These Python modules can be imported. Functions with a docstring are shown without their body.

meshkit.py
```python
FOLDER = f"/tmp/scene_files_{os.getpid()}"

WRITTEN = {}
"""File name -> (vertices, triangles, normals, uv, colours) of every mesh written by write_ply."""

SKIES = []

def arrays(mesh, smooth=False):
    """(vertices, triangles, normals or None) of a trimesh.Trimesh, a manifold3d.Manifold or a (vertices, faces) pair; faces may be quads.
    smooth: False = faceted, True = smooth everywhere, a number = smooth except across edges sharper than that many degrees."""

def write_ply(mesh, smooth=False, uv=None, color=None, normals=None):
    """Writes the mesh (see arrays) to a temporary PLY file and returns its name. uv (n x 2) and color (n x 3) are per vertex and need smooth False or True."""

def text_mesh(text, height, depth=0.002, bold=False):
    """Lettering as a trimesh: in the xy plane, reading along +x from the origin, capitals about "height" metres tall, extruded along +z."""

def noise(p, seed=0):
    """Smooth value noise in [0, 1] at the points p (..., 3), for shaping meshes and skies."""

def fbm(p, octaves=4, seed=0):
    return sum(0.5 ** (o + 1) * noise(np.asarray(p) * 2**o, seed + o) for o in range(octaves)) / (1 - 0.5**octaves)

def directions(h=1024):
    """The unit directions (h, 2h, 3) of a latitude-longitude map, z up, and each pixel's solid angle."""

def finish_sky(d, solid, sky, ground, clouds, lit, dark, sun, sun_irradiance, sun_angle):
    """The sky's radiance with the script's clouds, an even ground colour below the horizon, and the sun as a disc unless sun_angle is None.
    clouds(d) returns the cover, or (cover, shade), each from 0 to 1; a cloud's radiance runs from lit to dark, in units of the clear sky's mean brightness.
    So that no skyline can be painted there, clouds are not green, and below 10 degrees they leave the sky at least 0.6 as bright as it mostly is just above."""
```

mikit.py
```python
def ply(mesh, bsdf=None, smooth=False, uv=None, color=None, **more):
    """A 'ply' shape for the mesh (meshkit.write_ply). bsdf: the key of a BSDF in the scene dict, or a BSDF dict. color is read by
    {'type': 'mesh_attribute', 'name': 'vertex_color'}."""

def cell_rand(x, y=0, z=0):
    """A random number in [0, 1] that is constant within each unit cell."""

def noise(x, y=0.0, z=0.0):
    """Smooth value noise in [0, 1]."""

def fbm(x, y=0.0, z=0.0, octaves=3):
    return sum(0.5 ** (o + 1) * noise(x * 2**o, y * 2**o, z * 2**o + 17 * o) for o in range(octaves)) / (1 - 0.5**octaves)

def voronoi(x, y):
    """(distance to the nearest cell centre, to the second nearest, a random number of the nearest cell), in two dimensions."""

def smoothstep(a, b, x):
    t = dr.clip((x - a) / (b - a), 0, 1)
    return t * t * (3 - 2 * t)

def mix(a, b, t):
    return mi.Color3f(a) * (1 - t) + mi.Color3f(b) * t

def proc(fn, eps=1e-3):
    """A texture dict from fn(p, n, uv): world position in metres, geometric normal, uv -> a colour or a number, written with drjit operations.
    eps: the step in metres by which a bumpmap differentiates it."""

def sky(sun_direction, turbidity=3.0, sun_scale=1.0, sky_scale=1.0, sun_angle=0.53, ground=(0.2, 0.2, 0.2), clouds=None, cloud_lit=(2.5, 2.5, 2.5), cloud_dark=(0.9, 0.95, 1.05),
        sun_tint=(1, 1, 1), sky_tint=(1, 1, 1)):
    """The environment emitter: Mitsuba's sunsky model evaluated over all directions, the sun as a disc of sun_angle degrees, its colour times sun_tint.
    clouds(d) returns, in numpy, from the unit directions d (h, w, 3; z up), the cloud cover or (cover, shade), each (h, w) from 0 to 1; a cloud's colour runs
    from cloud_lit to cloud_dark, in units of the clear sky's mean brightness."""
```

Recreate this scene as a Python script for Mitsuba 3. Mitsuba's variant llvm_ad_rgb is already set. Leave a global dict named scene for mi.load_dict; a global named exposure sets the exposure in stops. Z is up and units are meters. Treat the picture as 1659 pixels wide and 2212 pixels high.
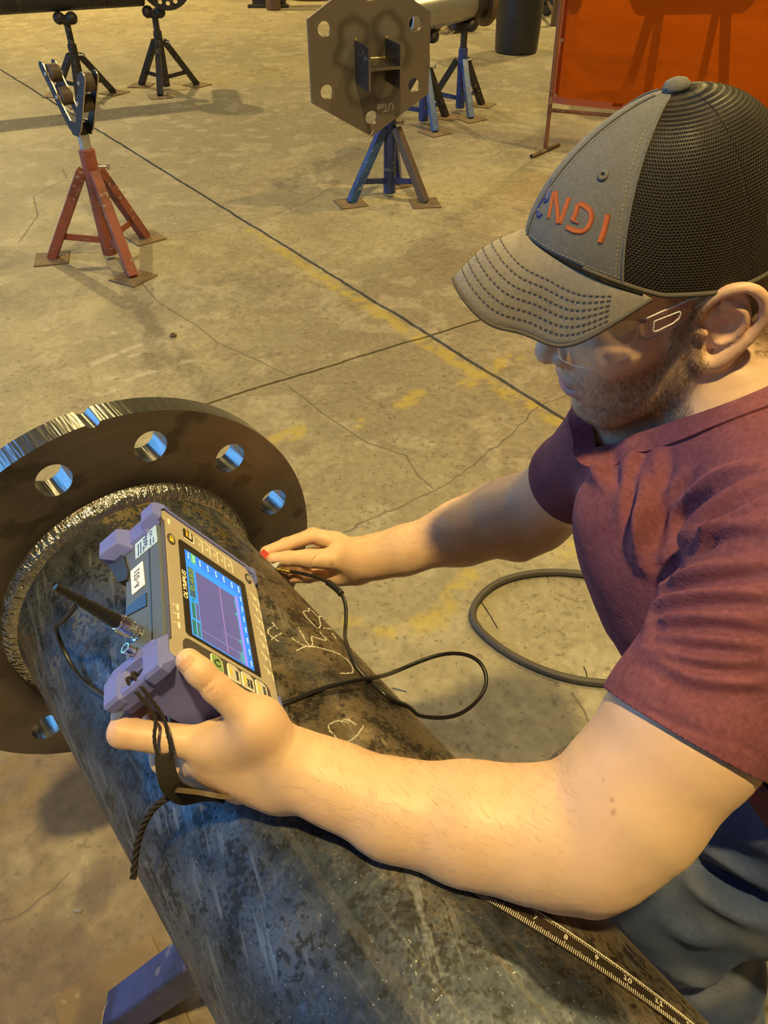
import math, random
import numpy as np, trimesh, shapely
import shapely.geometry as sg
import drjit as dr
import mitsuba as mi
import mikit, meshkit
from mikit import proc, noise, fbm, voronoi, smoothstep, mix
from scipy.spatial.transform import Rotation as Rot
T4 = mi.ScalarTransform4f
scene, labels = {'type': 'scene'}, {}

# ---------------------------------------------------------------- camera
FPX, CAM_H, PITCH = 1680.0, 1.40, math.radians(40.0)
CR = np.array([1.0, 0, 0]); CU = np.array([0, math.sin(PITCH), math.cos(PITCH)]); CF = np.array([0, math.cos(PITCH), -math.sin(PITCH)])
CO = np.array([0, 0, CAM_H])
scene['camera'] = {'type': 'perspective', 'fov': 2 * math.degrees(math.atan(829.5 / FPX)), 'fov_axis': 'x', 'near_clip': 0.02, 'far_clip': 200.0,
                   'to_world': T4().look_at(origin=CO.tolist(), target=(CO + CF).tolist(), up=[0, 0, 1])}
exposure = 0.36
# ---------------------------------------------------------------- light: warm high bay lamps, cool daylight through the windows of the left wall
WARM = np.array([1.0, 0.75, 0.285]); COOL = np.array([0.12, 0.46, 1.0])
LAMPS = [(0.1, -0.8, 2050, 'over the near end of the foreground pipe'), (2.8, 3.4, 1300, 'over the floor right of the hexagonal plate'), (-5.0, 11.0, 3600, 'over the far left corner of the hall'), (4.5, 11.5, 2600, 'over the far right corner of the hall')]
LAMP_R, LAMP_Z = 0.13, 6.0
WINDOWS = [(-9, -3.2, 1.2, 3.0, 2.6), (-9, 2.6, 0.05, 5.9, 5.2)]     # y centre, sill, height, width in the left wall
WINDOW_L = 2.3

def ray(x, y):
    return (x - 829.5) / FPX * CR + (1106 - y) / FPX * CU + CF
def P(x, y, Z):            # the point seen at pixel x, y at depth Z
    return CO + Z * ray(x, y)
def G(x, y, z=0.0):        # the point seen at pixel x, y at height z
    d = ray(x, y); return CO + d * ((z - CAM_H) / d[2])
def nrm(v):
    v = np.asarray(v, float); return v / np.linalg.norm(v)

# ---------------------------------------------------------------- mesh helpers
def cat(*ms):
    ms = [m for x in ms for m in (x if isinstance(x, (list, tuple)) else [x])]
    return trimesh.util.concatenate(ms) if len(ms) > 1 else ms[0]
def cbox(lo, hi, ch=0.0):
    lo, hi = np.array(lo, float), np.array(hi, float)
    if ch <= 0:
        m = trimesh.creation.box(hi - lo); m.apply_translation((lo + hi) / 2); return m
    pts = []
    for k in range(3):
        for c in np.ndindex(2, 2, 2):
            p = np.where(np.array(c) == 1, hi, lo); q = p.copy()
            for j in range(3):
                if j != k: q[j] += ch * (1 - 2 * c[j])
            pts.append(q)
    return trimesh.convex.convex_hull(np.array(pts))
def frame(d):
    d = nrm(d); a = np.array([0, 0, 1.0]) if abs(d[2]) < 0.9 else np.array([1.0, 0, 0])
    x = nrm(np.cross(a, d)); return x, np.cross(d, x), d
def place(m, o, x, y, z):
    M = np.eye(4); M[:3, 0], M[:3, 1], M[:3, 2], M[:3, 3] = x, y, z, o
    m = m.copy(); m.apply_transform(M); return m
def lathe(prof, o, d, n=48, x=None):
    """prof: closed or open list of (radius, height) turned about the axis d through o."""
    prof = np.array(prof, float); a = np.arange(n) * 2 * np.pi / n
    X, Y, Z = frame(d)
    if x is not None: X = nrm(x - (x @ Z) * Z); Y = np.cross(Z, X)
    v = (prof[:, None, 0, None] * (np.cos(a)[None, :, None] * X + np.sin(a)[None, :, None] * Y) + prof[:, None, 1, None] * Z).reshape(-1, 3) + o
    f = []
    for i in range(len(prof) - 1):
        j = np.arange(n); k = (j + 1) % n
        f += [np.stack([i * n + j, i * n + k, (i + 1) * n + k], 1), np.stack([i * n + j, (i + 1) * n + k, (i + 1) * n + j], 1)]
    m = trimesh.Trimesh(v, np.vstack(f), process=False)
    m.merge_vertices(); m.update_faces(m.nondegenerate_faces()); 
    return m
def rod(a, b, r, r2=None, n=20):
    a, b = np.array(a, float), np.array(b, float); L = np.linalg.norm(b - a); r2 = r if r2 is None else r2
    return lathe([(0, 0), (r, 0), (r2, L), (0, L)], a, b - a, n)
def crod(a, b, r, c=0.001, n=24):
    a, b = np.array(a, float), np.array(b, float); L = np.linalg.norm(b - a)
    return lathe([(0, 0), (r - c, 0), (r, c), (r, L - c), (r - c, L), (0, L)], a, b - a, n)
def spline(pts, n=200, closed=False):
    from scipy.interpolate import CubicSpline
    pts = np.array(pts, float)
    if closed: pts = np.vstack([pts, pts[:1]])
    t = np.r_[0, np.cumsum(np.linalg.norm(np.diff(pts, axis=0), axis=1) ** 0.7)]
    return CubicSpline(t, pts, bc_type='periodic' if closed else 'natural')(np.linspace(0, t[-1], n))
def tube(pts, r, n=10, caps=True):
    pts = np.array(pts, float); r = np.broadcast_to(np.asarray(r, float), (len(pts),))
    tg = np.gradient(pts, axis=0); tg /= np.linalg.norm(tg, axis=1, keepdims=True) + 1e-12
    X = frame(tg[0])[0]; v = []; a = np.arange(n) * 2 * np.pi / n
    for p, t, rr in zip(pts, tg, r):
        X = nrm(X - (X @ t) * t); Y = np.cross(t, X)
        v.append(p + rr * (np.cos(a)[:, None] * X + np.sin(a)[:, None] * Y))
    v = np.vstack(v); f = []
    for i in range(len(pts) - 1):
        j = np.arange(n); k = (j + 1) % n
        f += [np.stack([i * n + j, i * n + k, (i + 1) * n + k], 1), np.stack([i * n + j, (i + 1) * n + k, (i + 1) * n + j], 1)]
    if caps:
        c0, c1 = len(v), len(v) + 1; v = np.vstack([v, pts[:1], pts[-1:]]); j = np.arange(n); k = (j + 1) % n; e = (len(pts) - 1) * n
        f += [np.stack([j * 0 + c0, k, j], 1), np.stack([j * 0 + c1, e + j, e + k], 1)]
    return trimesh.Trimesh(v, np.vstack(f), process=False)
def ribbon(pts, nor, w, t):
    """A flat band along pts with surface normals nor, width w, thickness t."""
    pts, nor = np.array(pts, float), np.array(nor, float)
    w = np.broadcast_to(np.asarray(w, float), (len(pts),))[:, None]
    tg = np.gradient(pts, axis=0); tg /= np.linalg.norm(tg, axis=1, keepdims=True)
    s = np.cross(tg, nor); s /= np.linalg.norm(s, axis=1, keepdims=True); nn = np.cross(s, tg)
    q = np.stack([pts - s * w / 2 + nn * t / 2, pts + s * w / 2 + nn * t / 2, pts + s * w / 2 - nn * t / 2, pts - s * w / 2 - nn * t / 2], 1).reshape(-1, 3)
    f = []
    for i in range(len(pts) - 1):
        for a in range(4):
            b = (a + 1) % 4; f += [[i * 4 + a, i * 4 + b, i * 4 + 4 + b], [i * 4 + a, i * 4 + 4 + b, i * 4 + 4 + a]]
    e = (len(pts) - 1) * 4; f += [[0, 2, 1], [0, 3, 2], [e, e + 1, e + 2], [e, e + 2, e + 3]]
    m = trimesh.Trimesh(q, f, process=False); m.fix_normals(); return m
def ext(poly, h):
    gs = getattr(poly, 'geoms', [poly])
    return cat([trimesh.creation.extrude_polygon(g, h, engine='earcut') for g in gs])
def bev(poly, h, c):
    """An extruded polygon with a chamfered top edge (convex-ish outlines)."""
    a = ext(poly, h - c); b = poly.buffer(-c, join_style=2)
    top = ext(b, c); top.apply_translation([0, 0, h - c])
    return cat(a, top)
def rrect(x0, y0, x1, y1, r, q=4):
    return sg.box(x0 + r, y0 + r, x1 - r, y1 - r).buffer(r, quad_segs=q)
def add(key, mesh, bsdf, smooth=30, **kw):
    k, base = 0, key
    while key in scene: k += 1; key = f'{base}_{k:03d}'
    scene[key] = mikit.ply(mesh, bsdf, smooth, **kw); return key
def thing(key, label, cat_, group=None):
    k, base = 0, key
    while key in labels: k += 1; key = f'{base}_{k:03d}'
    labels[key] = {'label': label, 'category': cat_}
    if group: labels[key]['group'] = group
    return key
def struct(key, mesh, bsdf, smooth=False, **kw):
    key = add(key, mesh, bsdf, smooth, **kw)
    if '__' not in key: labels[key] = {'kind': 'structure'}
    return key

# ---------------------------------------------------------------- materials
def rgb(*c): return {'type': 'rgb', 'value': [float(x) for x in c]}
def mat(key, color, rough=0.5, metal=0.0, spec=0.5, bump=None, bscale=1.0, eps=1e-3, **kw):
    b = {'type': 'principled', 'base_color': color if isinstance(color, dict) else rgb(*color), 'roughness': rough if isinstance(rough, dict) else float(rough), 'metallic': float(metal), 'specular': float(spec), **kw}
    if bump is not None: b = {'type': 'bumpmap', 'arbitrary': proc(bump, eps), 'scale': float(bscale), 'bsdf': b}
    scene[key] = {'type': 'twosided', 'bsdf': b}
    return key
# ---------------------------------------------------------------- floor
def seg_dist(p, pts):
    """Distance on the floor from p to the open polyline pts (world x, y)."""
    best = mi.Float(9.0)
    for (ax, ay), (bx, by) in zip(pts[:-1], pts[1:]):
        dx, dy = bx - ax, by - ay; L = dx * dx + dy * dy
        t = dr.clip(((p.x - ax) * dx + (p.y - ay) * dy) / L, 0, 1)
        best = dr.minimum(best, dr.square(p.x - ax - t * dx) + dr.square(p.y - ay - t * dy))
    return dr.sqrt(best)
def gp(*px): return [tuple(float(v) for v in G(*q)[:2]) for q in px]
CRACKS = [gp((300, 605), (345, 655), (420, 700), (470, 740), (560, 780), (620, 810), (665, 800)), gp((625, 835), (700, 895), (790, 955), (880, 985), (905, 1030), (935, 1055)),
          gp((1300, 820), (1160, 880), (1110, 930), (1030, 1000), (960, 1050), (860, 1095), (740, 1148)), gp((530, 477), (600, 462), (670, 432), (735, 392)),
          gp((135, 362), (145, 385), (72, 425), (82, 465), (40, 525)), gp((-60, 2020), (60, 1962), (150, 1890)), gp((1240, 1500), (1290, 1590), (1330, 1650)), gp((330, 505), (420, 500), (520, 478))]
PAINT = [gp((545, 498), (720, 615), (930, 745), (1060, 830), (1215, 915)), gp((600, 950), (662, 925)), gp((770, 922), (905, 850)), gp((750, 1345), (850, 1368), (940, 1340), (1010, 1245)),
         gp((1215, 1190), (1320, 1095)), gp((10, 1748), (135, 1655)), gp((-20, 1690), (60, 1600)), gp((1010, 830), (1110, 770))]
SCRAPES = [gp((190, 790), (300, 745)), gp((230, 815), (380, 780)), gp((170, 740), (250, 720)), gp((280, 770), (340, 735)), gp((960, 168), (1060, 190), (1130, 200)), gp((330, 795), (430, 775)), gp((215, 850), (330, 800))]
def floor_col(p, n, uv):
    big = fbm(p.x * 0.7 + 3, p.y * 0.7, 1.0, 3); mid = fbm(p.x * 3.1, p.y * 3.1, 5.0, 4); fine = fbm(p.x * 60, p.y * 60, 9.0, 3); sm = fbm(p.x * 14, p.y * 14, 3.0, 3)
    c = mix((0.215, 0.185, 0.125), (0.305, 0.262, 0.17), smoothstep(0.3, 0.7, big * 0.6 + mid * 0.4))
    c = mix(c, mi.Color3f(0.18, 0.145, 0.1), 0.55 * smoothstep(0.52, 0.72, mid * 0.55 + sm * 0.45))
    c = mix(c, mi.Color3f(0.37, 0.33, 0.24), 0.4 * smoothstep(0.56, 0.72, fbm(p.x * 9 + 40, p.y * 9, 2.0, 3)))
    c = c * (0.8 + 0.4 * fine)
    pit = fbm(p.x * 95 + 2 * sm, p.y * 95, 2.0, 3); pit2 = fbm(p.x * 38, p.y * 38, 6.0, 4)
    c = mix(c, mi.Color3f(0.12, 0.092, 0.06), 0.65 * smoothstep(0.64, 0.76, pit * 0.8 + pit2 * 0.2))
    c = mix(c, mi.Color3f(0.12, 0.095, 0.065), 0.3 * smoothstep(0.58, 0.74, pit2 * 0.6 + mid * 0.4))
    c = mix(c, mi.Color3f(0.66, 0.61, 0.5), 0.3 * smoothstep(0.76, 0.9, fbm(p.x * 150 + 9, p.y * 150, 8.0, 3)))
    wob = 0.012 * (fbm(p.x * 22, p.y * 22, 7.0, 3) - 0.5)
    pd = mi.Float(9.0)
    for q in PAINT: pd = dr.minimum(pd, seg_dist(p, q))
    pm = (1 - smoothstep(0.012, 0.045, pd + 3 * wob)) * smoothstep(0.36, 0.58, fbm(p.x * 26, p.y * 26, 11.0, 4) * 0.7 + mid * 0.3)
    c = mix(c, mi.Color3f(0.4, 0.31, 0.05), 0.6 * pm)
    wd = mi.Float(9.0)
    for q in SCRAPES: wd = dr.minimum(wd, seg_dist(p, q))
    c = mix(c, mi.Color3f(0.5, 0.46, 0.38), 0.45 * (1 - smoothstep(0.004, 0.03, wd + 2 * wob)) * smoothstep(0.4, 0.65, fbm(p.x * 25, p.y * 25, 1.0, 3)))
    cd = mi.Float(9.0)
    for q in CRACKS: cd = dr.minimum(cd, seg_dist(p + mi.Vector3f(wob * 1.6, wob * -1.3, 0), q))
    c = mix(c, mi.Color3f(0.1, 0.08, 0.055), 0.75 * (1 - smoothstep(0.0012, 0.0042, cd)))
    sx, sy = gp((205, 1915))[0]; blot = dr.sqrt(dr.square((p.x - sx) * 1.2) + dr.square(p.y - sy)) + 4 * wob
    c = mix(c, mi.Color3f(0.1, 0.075, 0.07), 0.65 * (1 - smoothstep(0.035, 0.06, blot)))
    tx, ty = gp((40, 1960))[0]; grime_and_shade = (1 - smoothstep(0.25, 1.0, dr.sqrt(dr.square(p.x - tx) + dr.square(p.y - ty)))) * smoothstep(0.2, 0.55, fbm(p.x * 6, p.y * 6, 21.0, 4))
    c = mix(c, mi.Color3f(0.115, 0.078, 0.056) * (0.7 + 0.6 * fine), 0.8 * grime_and_shade)  # brown floor dirt, with the camera holder's cast shadow painted in
    return c
def floor_bump(p, n, uv):
    cd = mi.Float(9.0)
    for q in CRACKS: cd = dr.minimum(cd, seg_dist(p, q))
    return 0.0006 * fbm(p.x * 80, p.y * 80, 2.0, 3) + 0.0012 * fbm(p.x * 12, p.y * 12, 2.0, 2) + 0.0015 * smoothstep(0.001, 0.005, cd)
def floor_rough(p, n, uv):
    return 0.42 + 0.3 * fbm(p.x * 5, p.y * 5, 2.0, 3)
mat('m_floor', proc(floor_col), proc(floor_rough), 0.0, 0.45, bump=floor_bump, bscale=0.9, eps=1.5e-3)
mat('m_joint', (0.045, 0.035, 0.025), 0.95, 0, 0.1)
mat('m_wall', (0.2, 0.185, 0.16), 0.8); mat('m_ceiling', (0.12, 0.115, 0.1), 0.85); mat('m_lamp_body', (0.25, 0.25, 0.25), 0.5)
X0, X1, Y0, Y1, ZC = -6.6, 10.0, -6.0, 16.0, 7.2
def jointline(a, b, w, seed, far=14.0):
    a, b = np.array(a[:2]), np.array(b[:2]); d = nrm(b - a); t = np.arange(-far, far, 0.02); c = (a + b) / 2
    q = c + t[:, None] * d; q += np.array([-d[1], d[0]]) * ((meshkit.fbm(np.stack([t * 6, t * 0, t * 0 + seed], 1), 3) - 0.5) * 0.016 + (meshkit.fbm(np.stack([t * 40, t * 0, t * 0 + seed], 1), 2) - 0.5) * 0.006)[:, None]
    return sg.LineString(q).buffer(w / 2, cap_style=2, quad_segs=1).simplify(0.0008)
J1 = jointline(G(0, 150), G(930, 726), 0.015, 1.3); J2 = jointline(G(470, 865), G(1040, 690), 0.0115, 4.2)
slabs = sg.box(X0, Y0, X1, Y1).difference(J1.union(J2))
for g in sorted(slabs.geoms, key=lambda g: -g.area):
    if g.area < 0.05: continue
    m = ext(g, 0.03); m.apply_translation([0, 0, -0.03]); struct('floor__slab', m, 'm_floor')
struct('floor', cbox((X0, Y0, -0.08), (X1, Y1, -0.012)), 'm_joint')
labels['floor'] = {'kind': 'structure'}
struct('ceiling', cbox((X0, Y0, ZC), (X1, Y1, ZC + 0.1)), 'm_ceiling')
struct('wall_right', cbox((X1, Y0, 0), (X1 + 0.1, Y1, ZC)), 'm_wall'); struct('wall_back', cbox((X0, Y1, 0), (X1, Y1 + 0.1, ZC)), 'm_wall')
struct('wall_front', cbox((X0, Y0 - 0.1, 0), (X1, Y0, ZC)), 'm_wall'); struct('wall_left', cbox((X0 - 0.1, Y0, 0), (X0, Y1, ZC)), 'm_wall')
for i, (x, y, s, h, w) in enumerate(WINDOWS):
    x = X0 + 0.05
    fr = cat(cbox((x - 0.05, y - w / 2 - 0.1, s - 0.1), (x + 0.05, y + w / 2 + 0.1, s)), cbox((x - 0.05, y - w / 2 - 0.1, s + h), (x + 0.05, y + w / 2 + 0.1, s + h + 0.1)),
             cbox((x - 0.05, y - w / 2 - 0.1, s), (x + 0.05, y - w / 2, s + h)), cbox((x - 0.05, y + w / 2, s), (x + 0.05, y + w / 2 + 0.1, s + h)))
    k = struct(f'window_{i+1}', fr, 'm_lamp_body')
    q = trimesh.Trimesh([[x, y - w / 2, s], [x, y + w / 2, s], [x, y + w / 2, s + h], [x, y - w / 2, s + h]], [[0, 1, 2], [0, 2, 3]], process=False)
    add(f'window_{i+1}__pane', q, 'm_lamp_body', False, emitter={'type': 'area', 'radiance': rgb(*(COOL * WINDOW_L))})
for (x, y, L, where) in LAMPS:
    k = thing('high_bay_lamp', 'round high bay lamp hanging ' + where, 'lamp', 'high bay lamps under the ceiling')
    add(k + '__housing', lathe([(0.03, 0.55), (0.1, 0.5), (0.13, 0.3), (LAMP_R + 0.03, 0.02), (LAMP_R + 0.03, -0.03), (LAMP_R + 0.015, -0.03), (LAMP_R + 0.015, 0.02), (0.1, 0.28)], np.array([x, y, LAMP_Z]), [0, 0, 1], 32), 'm_lamp_body')
    add(k + '__chain', rod((x, y, LAMP_Z + 0.54), (x, y, ZC), 0.012), 'm_lamp_body')
    a = np.arange(24) * 2 * np.pi / 24
    q = trimesh.Trimesh(np.vstack([np.stack([x + LAMP_R * np.cos(a), y + LAMP_R * np.sin(a), a * 0 + LAMP_Z], 1), [[x, y, LAMP_Z]]]), [[24, (i + 1) % 24, i] for i in range(24)], process=False)
    add(k + '__lens', q, 'm_lamp_body', False, emitter={'type': 'area', 'radiance': rgb(*(WARM * L))})

# ---------------------------------------------------------------- foreground pipe with its flange
PC = np.array([-0.342, 0.750, 0.620]); PU = nrm([-0.6123, 0.7906, 0.0]); PV = np.array([PU[1], -PU[0], 0.0]); PR = 0.162; ZZ = np.array([0, 0, 1.0])
FR, FHR, FT = 0.281, 0.232, 0.038
def pp(s, ang, r=PR):     # point on the pipe: s along the axis from the flange face, ang from the top towards the man
    return PC + PU * s + r * (math.sin(ang) * PV + math.cos(ang) * ZZ)
def pn(ang): return math.sin(ang) * PV + math.cos(ang) * ZZ
def on_pipe(x, y, lift=0.0):   # (s, ang) of the pipe point seen at a pixel
    d = ray(x, y); o = CO - PC; d2, o2 = d - (d @ PU) * PU, o - (o @ PU) * PU; R = PR + lift
    a, b, c = d2 @ d2, d2 @ o2, o2 @ o2 - R * R; q = o + d * ((-b - math.sqrt(max(b * b - a * c, 0))) / a)
    return q @ PU, math.atan2(q @ PV, q[2])
def pipe_co(p):
    q = p - mi.Point3f(*[float(x) for x in PC]); s = q.x * float(PU[0]) + q.y * float(PU[1]); v = q.x * float(PV[0]) + q.y * float(PV[1])
    return s, v, q.z
def steel_mix(p):
    s, v, w = pipe_co(p); a = dr.atan2(v, w)
    blot = fbm(s * 9, a * 2.2, 3.0, 4); fine = fbm(s * 70, a * 16, 1.0, 3); streak = fbm(s * 160 + 3 * blot, a * 2.5 + 1.5 * s, 6.0, 3); big = fbm(s * 2.5 + 7, a * 1.3, 2.0, 3)
    return s, a, blot, fine, streak, big
def pipe_col(p, n, uv):
    s, a, blot, fine, streak, big = steel_mix(p); spk = fbm(s * 260, a * 44, 8.0, 3); cloud = fbm(s * 16 + 2 * big, a * 3.2, 12.0, 4)
    c = mix((0.045, 0.055, 0.075), (0.12, 0.135, 0.165), smoothstep(0.3, 0.7, 0.6 * cloud + 0.4 * spk))
    c = mix(c, mi.Color3f(0.235, 0.165, 0.085), 0.8 * smoothstep(0.42, 0.66, 0.5 * big + 0.3 * cloud + 0.2 * spk + 0.1 * dr.clip(a * 1.6, -1, 1)))  # browner towards the man: warm lamp light painted into the steel
    c = mix(c, mi.Color3f(0.018, 0.017, 0.017), 0.85 * smoothstep(0.46, 0.66, 0.5 * fbm(s * 40, a * 8, 4.0, 4) + 0.5 * spk))
    sc = fbm((s + 0.07 * a) * 22, (a * 0.162 - 0.42 * s) * 210, 3.0, 3)      # scuffs running across the pipe
    c = mix(c, mi.Color3f(0.3, 0.31, 0.33), 0.4 * smoothstep(0.6, 0.74, sc) * smoothstep(0.4, 0.6, cloud))
    c = mix(c, mi.Color3f(0.5, 0.5, 0.5), 0.5 * smoothstep(0.84, 0.92, fbm(s * 420, a * 66, 2.0, 2)))
    haz = 1 - smoothstep(0.0, 0.05, -s + 0.03 * (blot - 0.5)); c = mix(c, mi.Color3f(0.03, 0.026, 0.024), 0.7 * haz)
    heat = smoothstep(-0.2, -0.1, s) * smoothstep(0.5, 0.62, fbm(s * 22, a * 5, 31.0, 3)); c = mix(c, mi.Color3f(0.34, 0.25, 0.11), 0.45 * heat * smoothstep(0.35, 0.6, spk))
    line = smoothstep(0.74, 0.78, fbm(a * 26 + s * 1.2, s * 3.0, 5.0, 2))
    return mix(c, mi.Color3f(0.3, 0.25, 0.17), 0.1 * line)
def pipe_bump(p, n, uv):
    s, a, blot, fine, streak, big = steel_mix(p)
    return 0.0007 * fbm(s * 150, a * 28, 4.0, 3) + 0.0009 * blot + 0.0005 * fbm(s * 400, a * 70, 14.0, 2)
def pipe_rough(p, n, uv):
    s, a, blot, fine, streak, big = steel_mix(p)
    return 0.22 + 0.3 * fine + 0.2 * streak
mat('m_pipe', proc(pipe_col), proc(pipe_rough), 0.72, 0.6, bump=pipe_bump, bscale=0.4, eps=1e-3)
def flange_col(p, n, uv):
    s, v, w = pipe_co(p); r = dr.sqrt(v * v + w * w); ring = fbm(r * 320, dr.atan2(v, w) * 1.2, 1.0, 2); b = fbm(p.x * 9, p.y * 9, p.z * 9, 3)
    c = mix((0.15, 0.12, 0.1), (0.215, 0.17, 0.14), smoothstep(0.3, 0.7, b)) * (0.9 + 0.22 * ring)
    c = mix(c, mi.Color3f(0.04, 0.032, 0.028), 0.5 * smoothstep(0.6, 0.75, fbm(p.x * 30, p.y * 30, p.z * 30, 3)))
    burn = (1 - smoothstep(0.178, 0.215, r + 0.03 * (b - 0.5)))
    return mix(c, mi.Color3f(0.035, 0.03, 0.03), 0.6 * burn)
mat('m_flange', proc(flange_col), 0.42, 0.7, 0.5)
def rim_col(p, n, uv):
    s, v, w = pipe_co(p); a = dr.atan2(v, w)
    return mix((0.22, 0.22, 0.22), (0.42, 0.42, 0.42), fbm(a * 130, s * 30, 1.0, 3))
mat('m_flange_rim', proc(rim_col), 0.26, 0.95, 0.5, bump=lambda p, n, uv: 0.0006 * fbm(dr.atan2(pipe_co(p)[1], pipe_co(p)[2]) * 150, pipe_co(p)[0] * 25, 1.0, 2), bscale=0.8)
def weld_bump(p, n, uv):
    s, v, w = pipe_co(p); a = dr.atan2(v, w); return 0.0016 * fbm(a * 70, s * 140, 2.0, 3) + 0.0006 * noise(p.x * 500, p.y * 500, p.z * 500)
mat('m_weld', proc(lambda p, n, uv: mix((0.25, 0.23, 0.2), (0.6, 0.57, 0.52), fbm(p.x * 80, p.y * 80, p.z * 80, 3))), 0.22, 0.95, 0.6, bump=weld_bump, bscale=1.0, eps=6e-4)
mat('m_chalk', (0.5, 0.47, 0.4), 0.95, 0, 0.1)
k = thing('flanged_pipe', 'large dark steel pipe with a welded bolt-hole flange, lying in the foreground', 'pipe')
SEND = -2.15
na = 240; sv = np.r_[SEND, np.linspace(SEND + 0.02, 0.02, 60)]
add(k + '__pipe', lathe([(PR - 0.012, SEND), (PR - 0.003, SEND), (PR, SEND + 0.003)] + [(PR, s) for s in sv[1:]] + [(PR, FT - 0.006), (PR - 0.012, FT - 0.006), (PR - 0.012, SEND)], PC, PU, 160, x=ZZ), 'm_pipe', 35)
ring = sg.Point(0, 0).buffer(FR, quad_segs=64)
HOLE_A = [math.radians(103.31 - 29.85 * i) for i in range(12)]
fl = ring.difference(sg.Point(0, 0).buffer(PR - 0.012, quad_segs=40))
for i in range(12):
    a = math.radians(103.31 - 30 * i); fl = fl.difference(sg.Point(FHR * math.cos(a), FHR * math.sin(a)).buffer(0.0215, quad_segs=12))
nk = sg.Point(FR * 1.012 * math.cos(math.radians(88.6)), FR * 1.012 * math.sin(math.radians(88.6))).buffer(0.0095, quad_segs=6)      # torch-cut nick in the rim
fl = fl.difference(nk)
inner = ext(fl, FT)
# the plane of the flange: x along PV, y up, z along the axis
inner = place(inner, PC, PV, ZZ, -np.cross(ZZ, PV) if np.cross(PV, ZZ) @ PU < 0 else np.cross(PV, ZZ))
if np.cross(PV, ZZ) @ PU < 0: inner.invert(); inner = place(ext(fl, FT), PC + PU * FT, PV, ZZ, np.cross(PV, ZZ))
nr = inner.face_normals; faceish = np.abs(nr @ PU) > 0.5
cen = inner.triangles_center - PC; rad = np.linalg.norm(cen - (cen @ PU)[:, None] * PU, axis=1)
add(k + '__flange', inner.submesh([np.nonzero(faceish)[0]], append=True), 'm_flange', False)
add(k + '__flange__rim', inner.submesh([np.nonzero(~faceish)[0]], append=True), 'm_flange_rim', 25)
labels[k + '__flange__rim'] = {'label': 'shiny cut rim and bolt-hole walls'}
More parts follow.
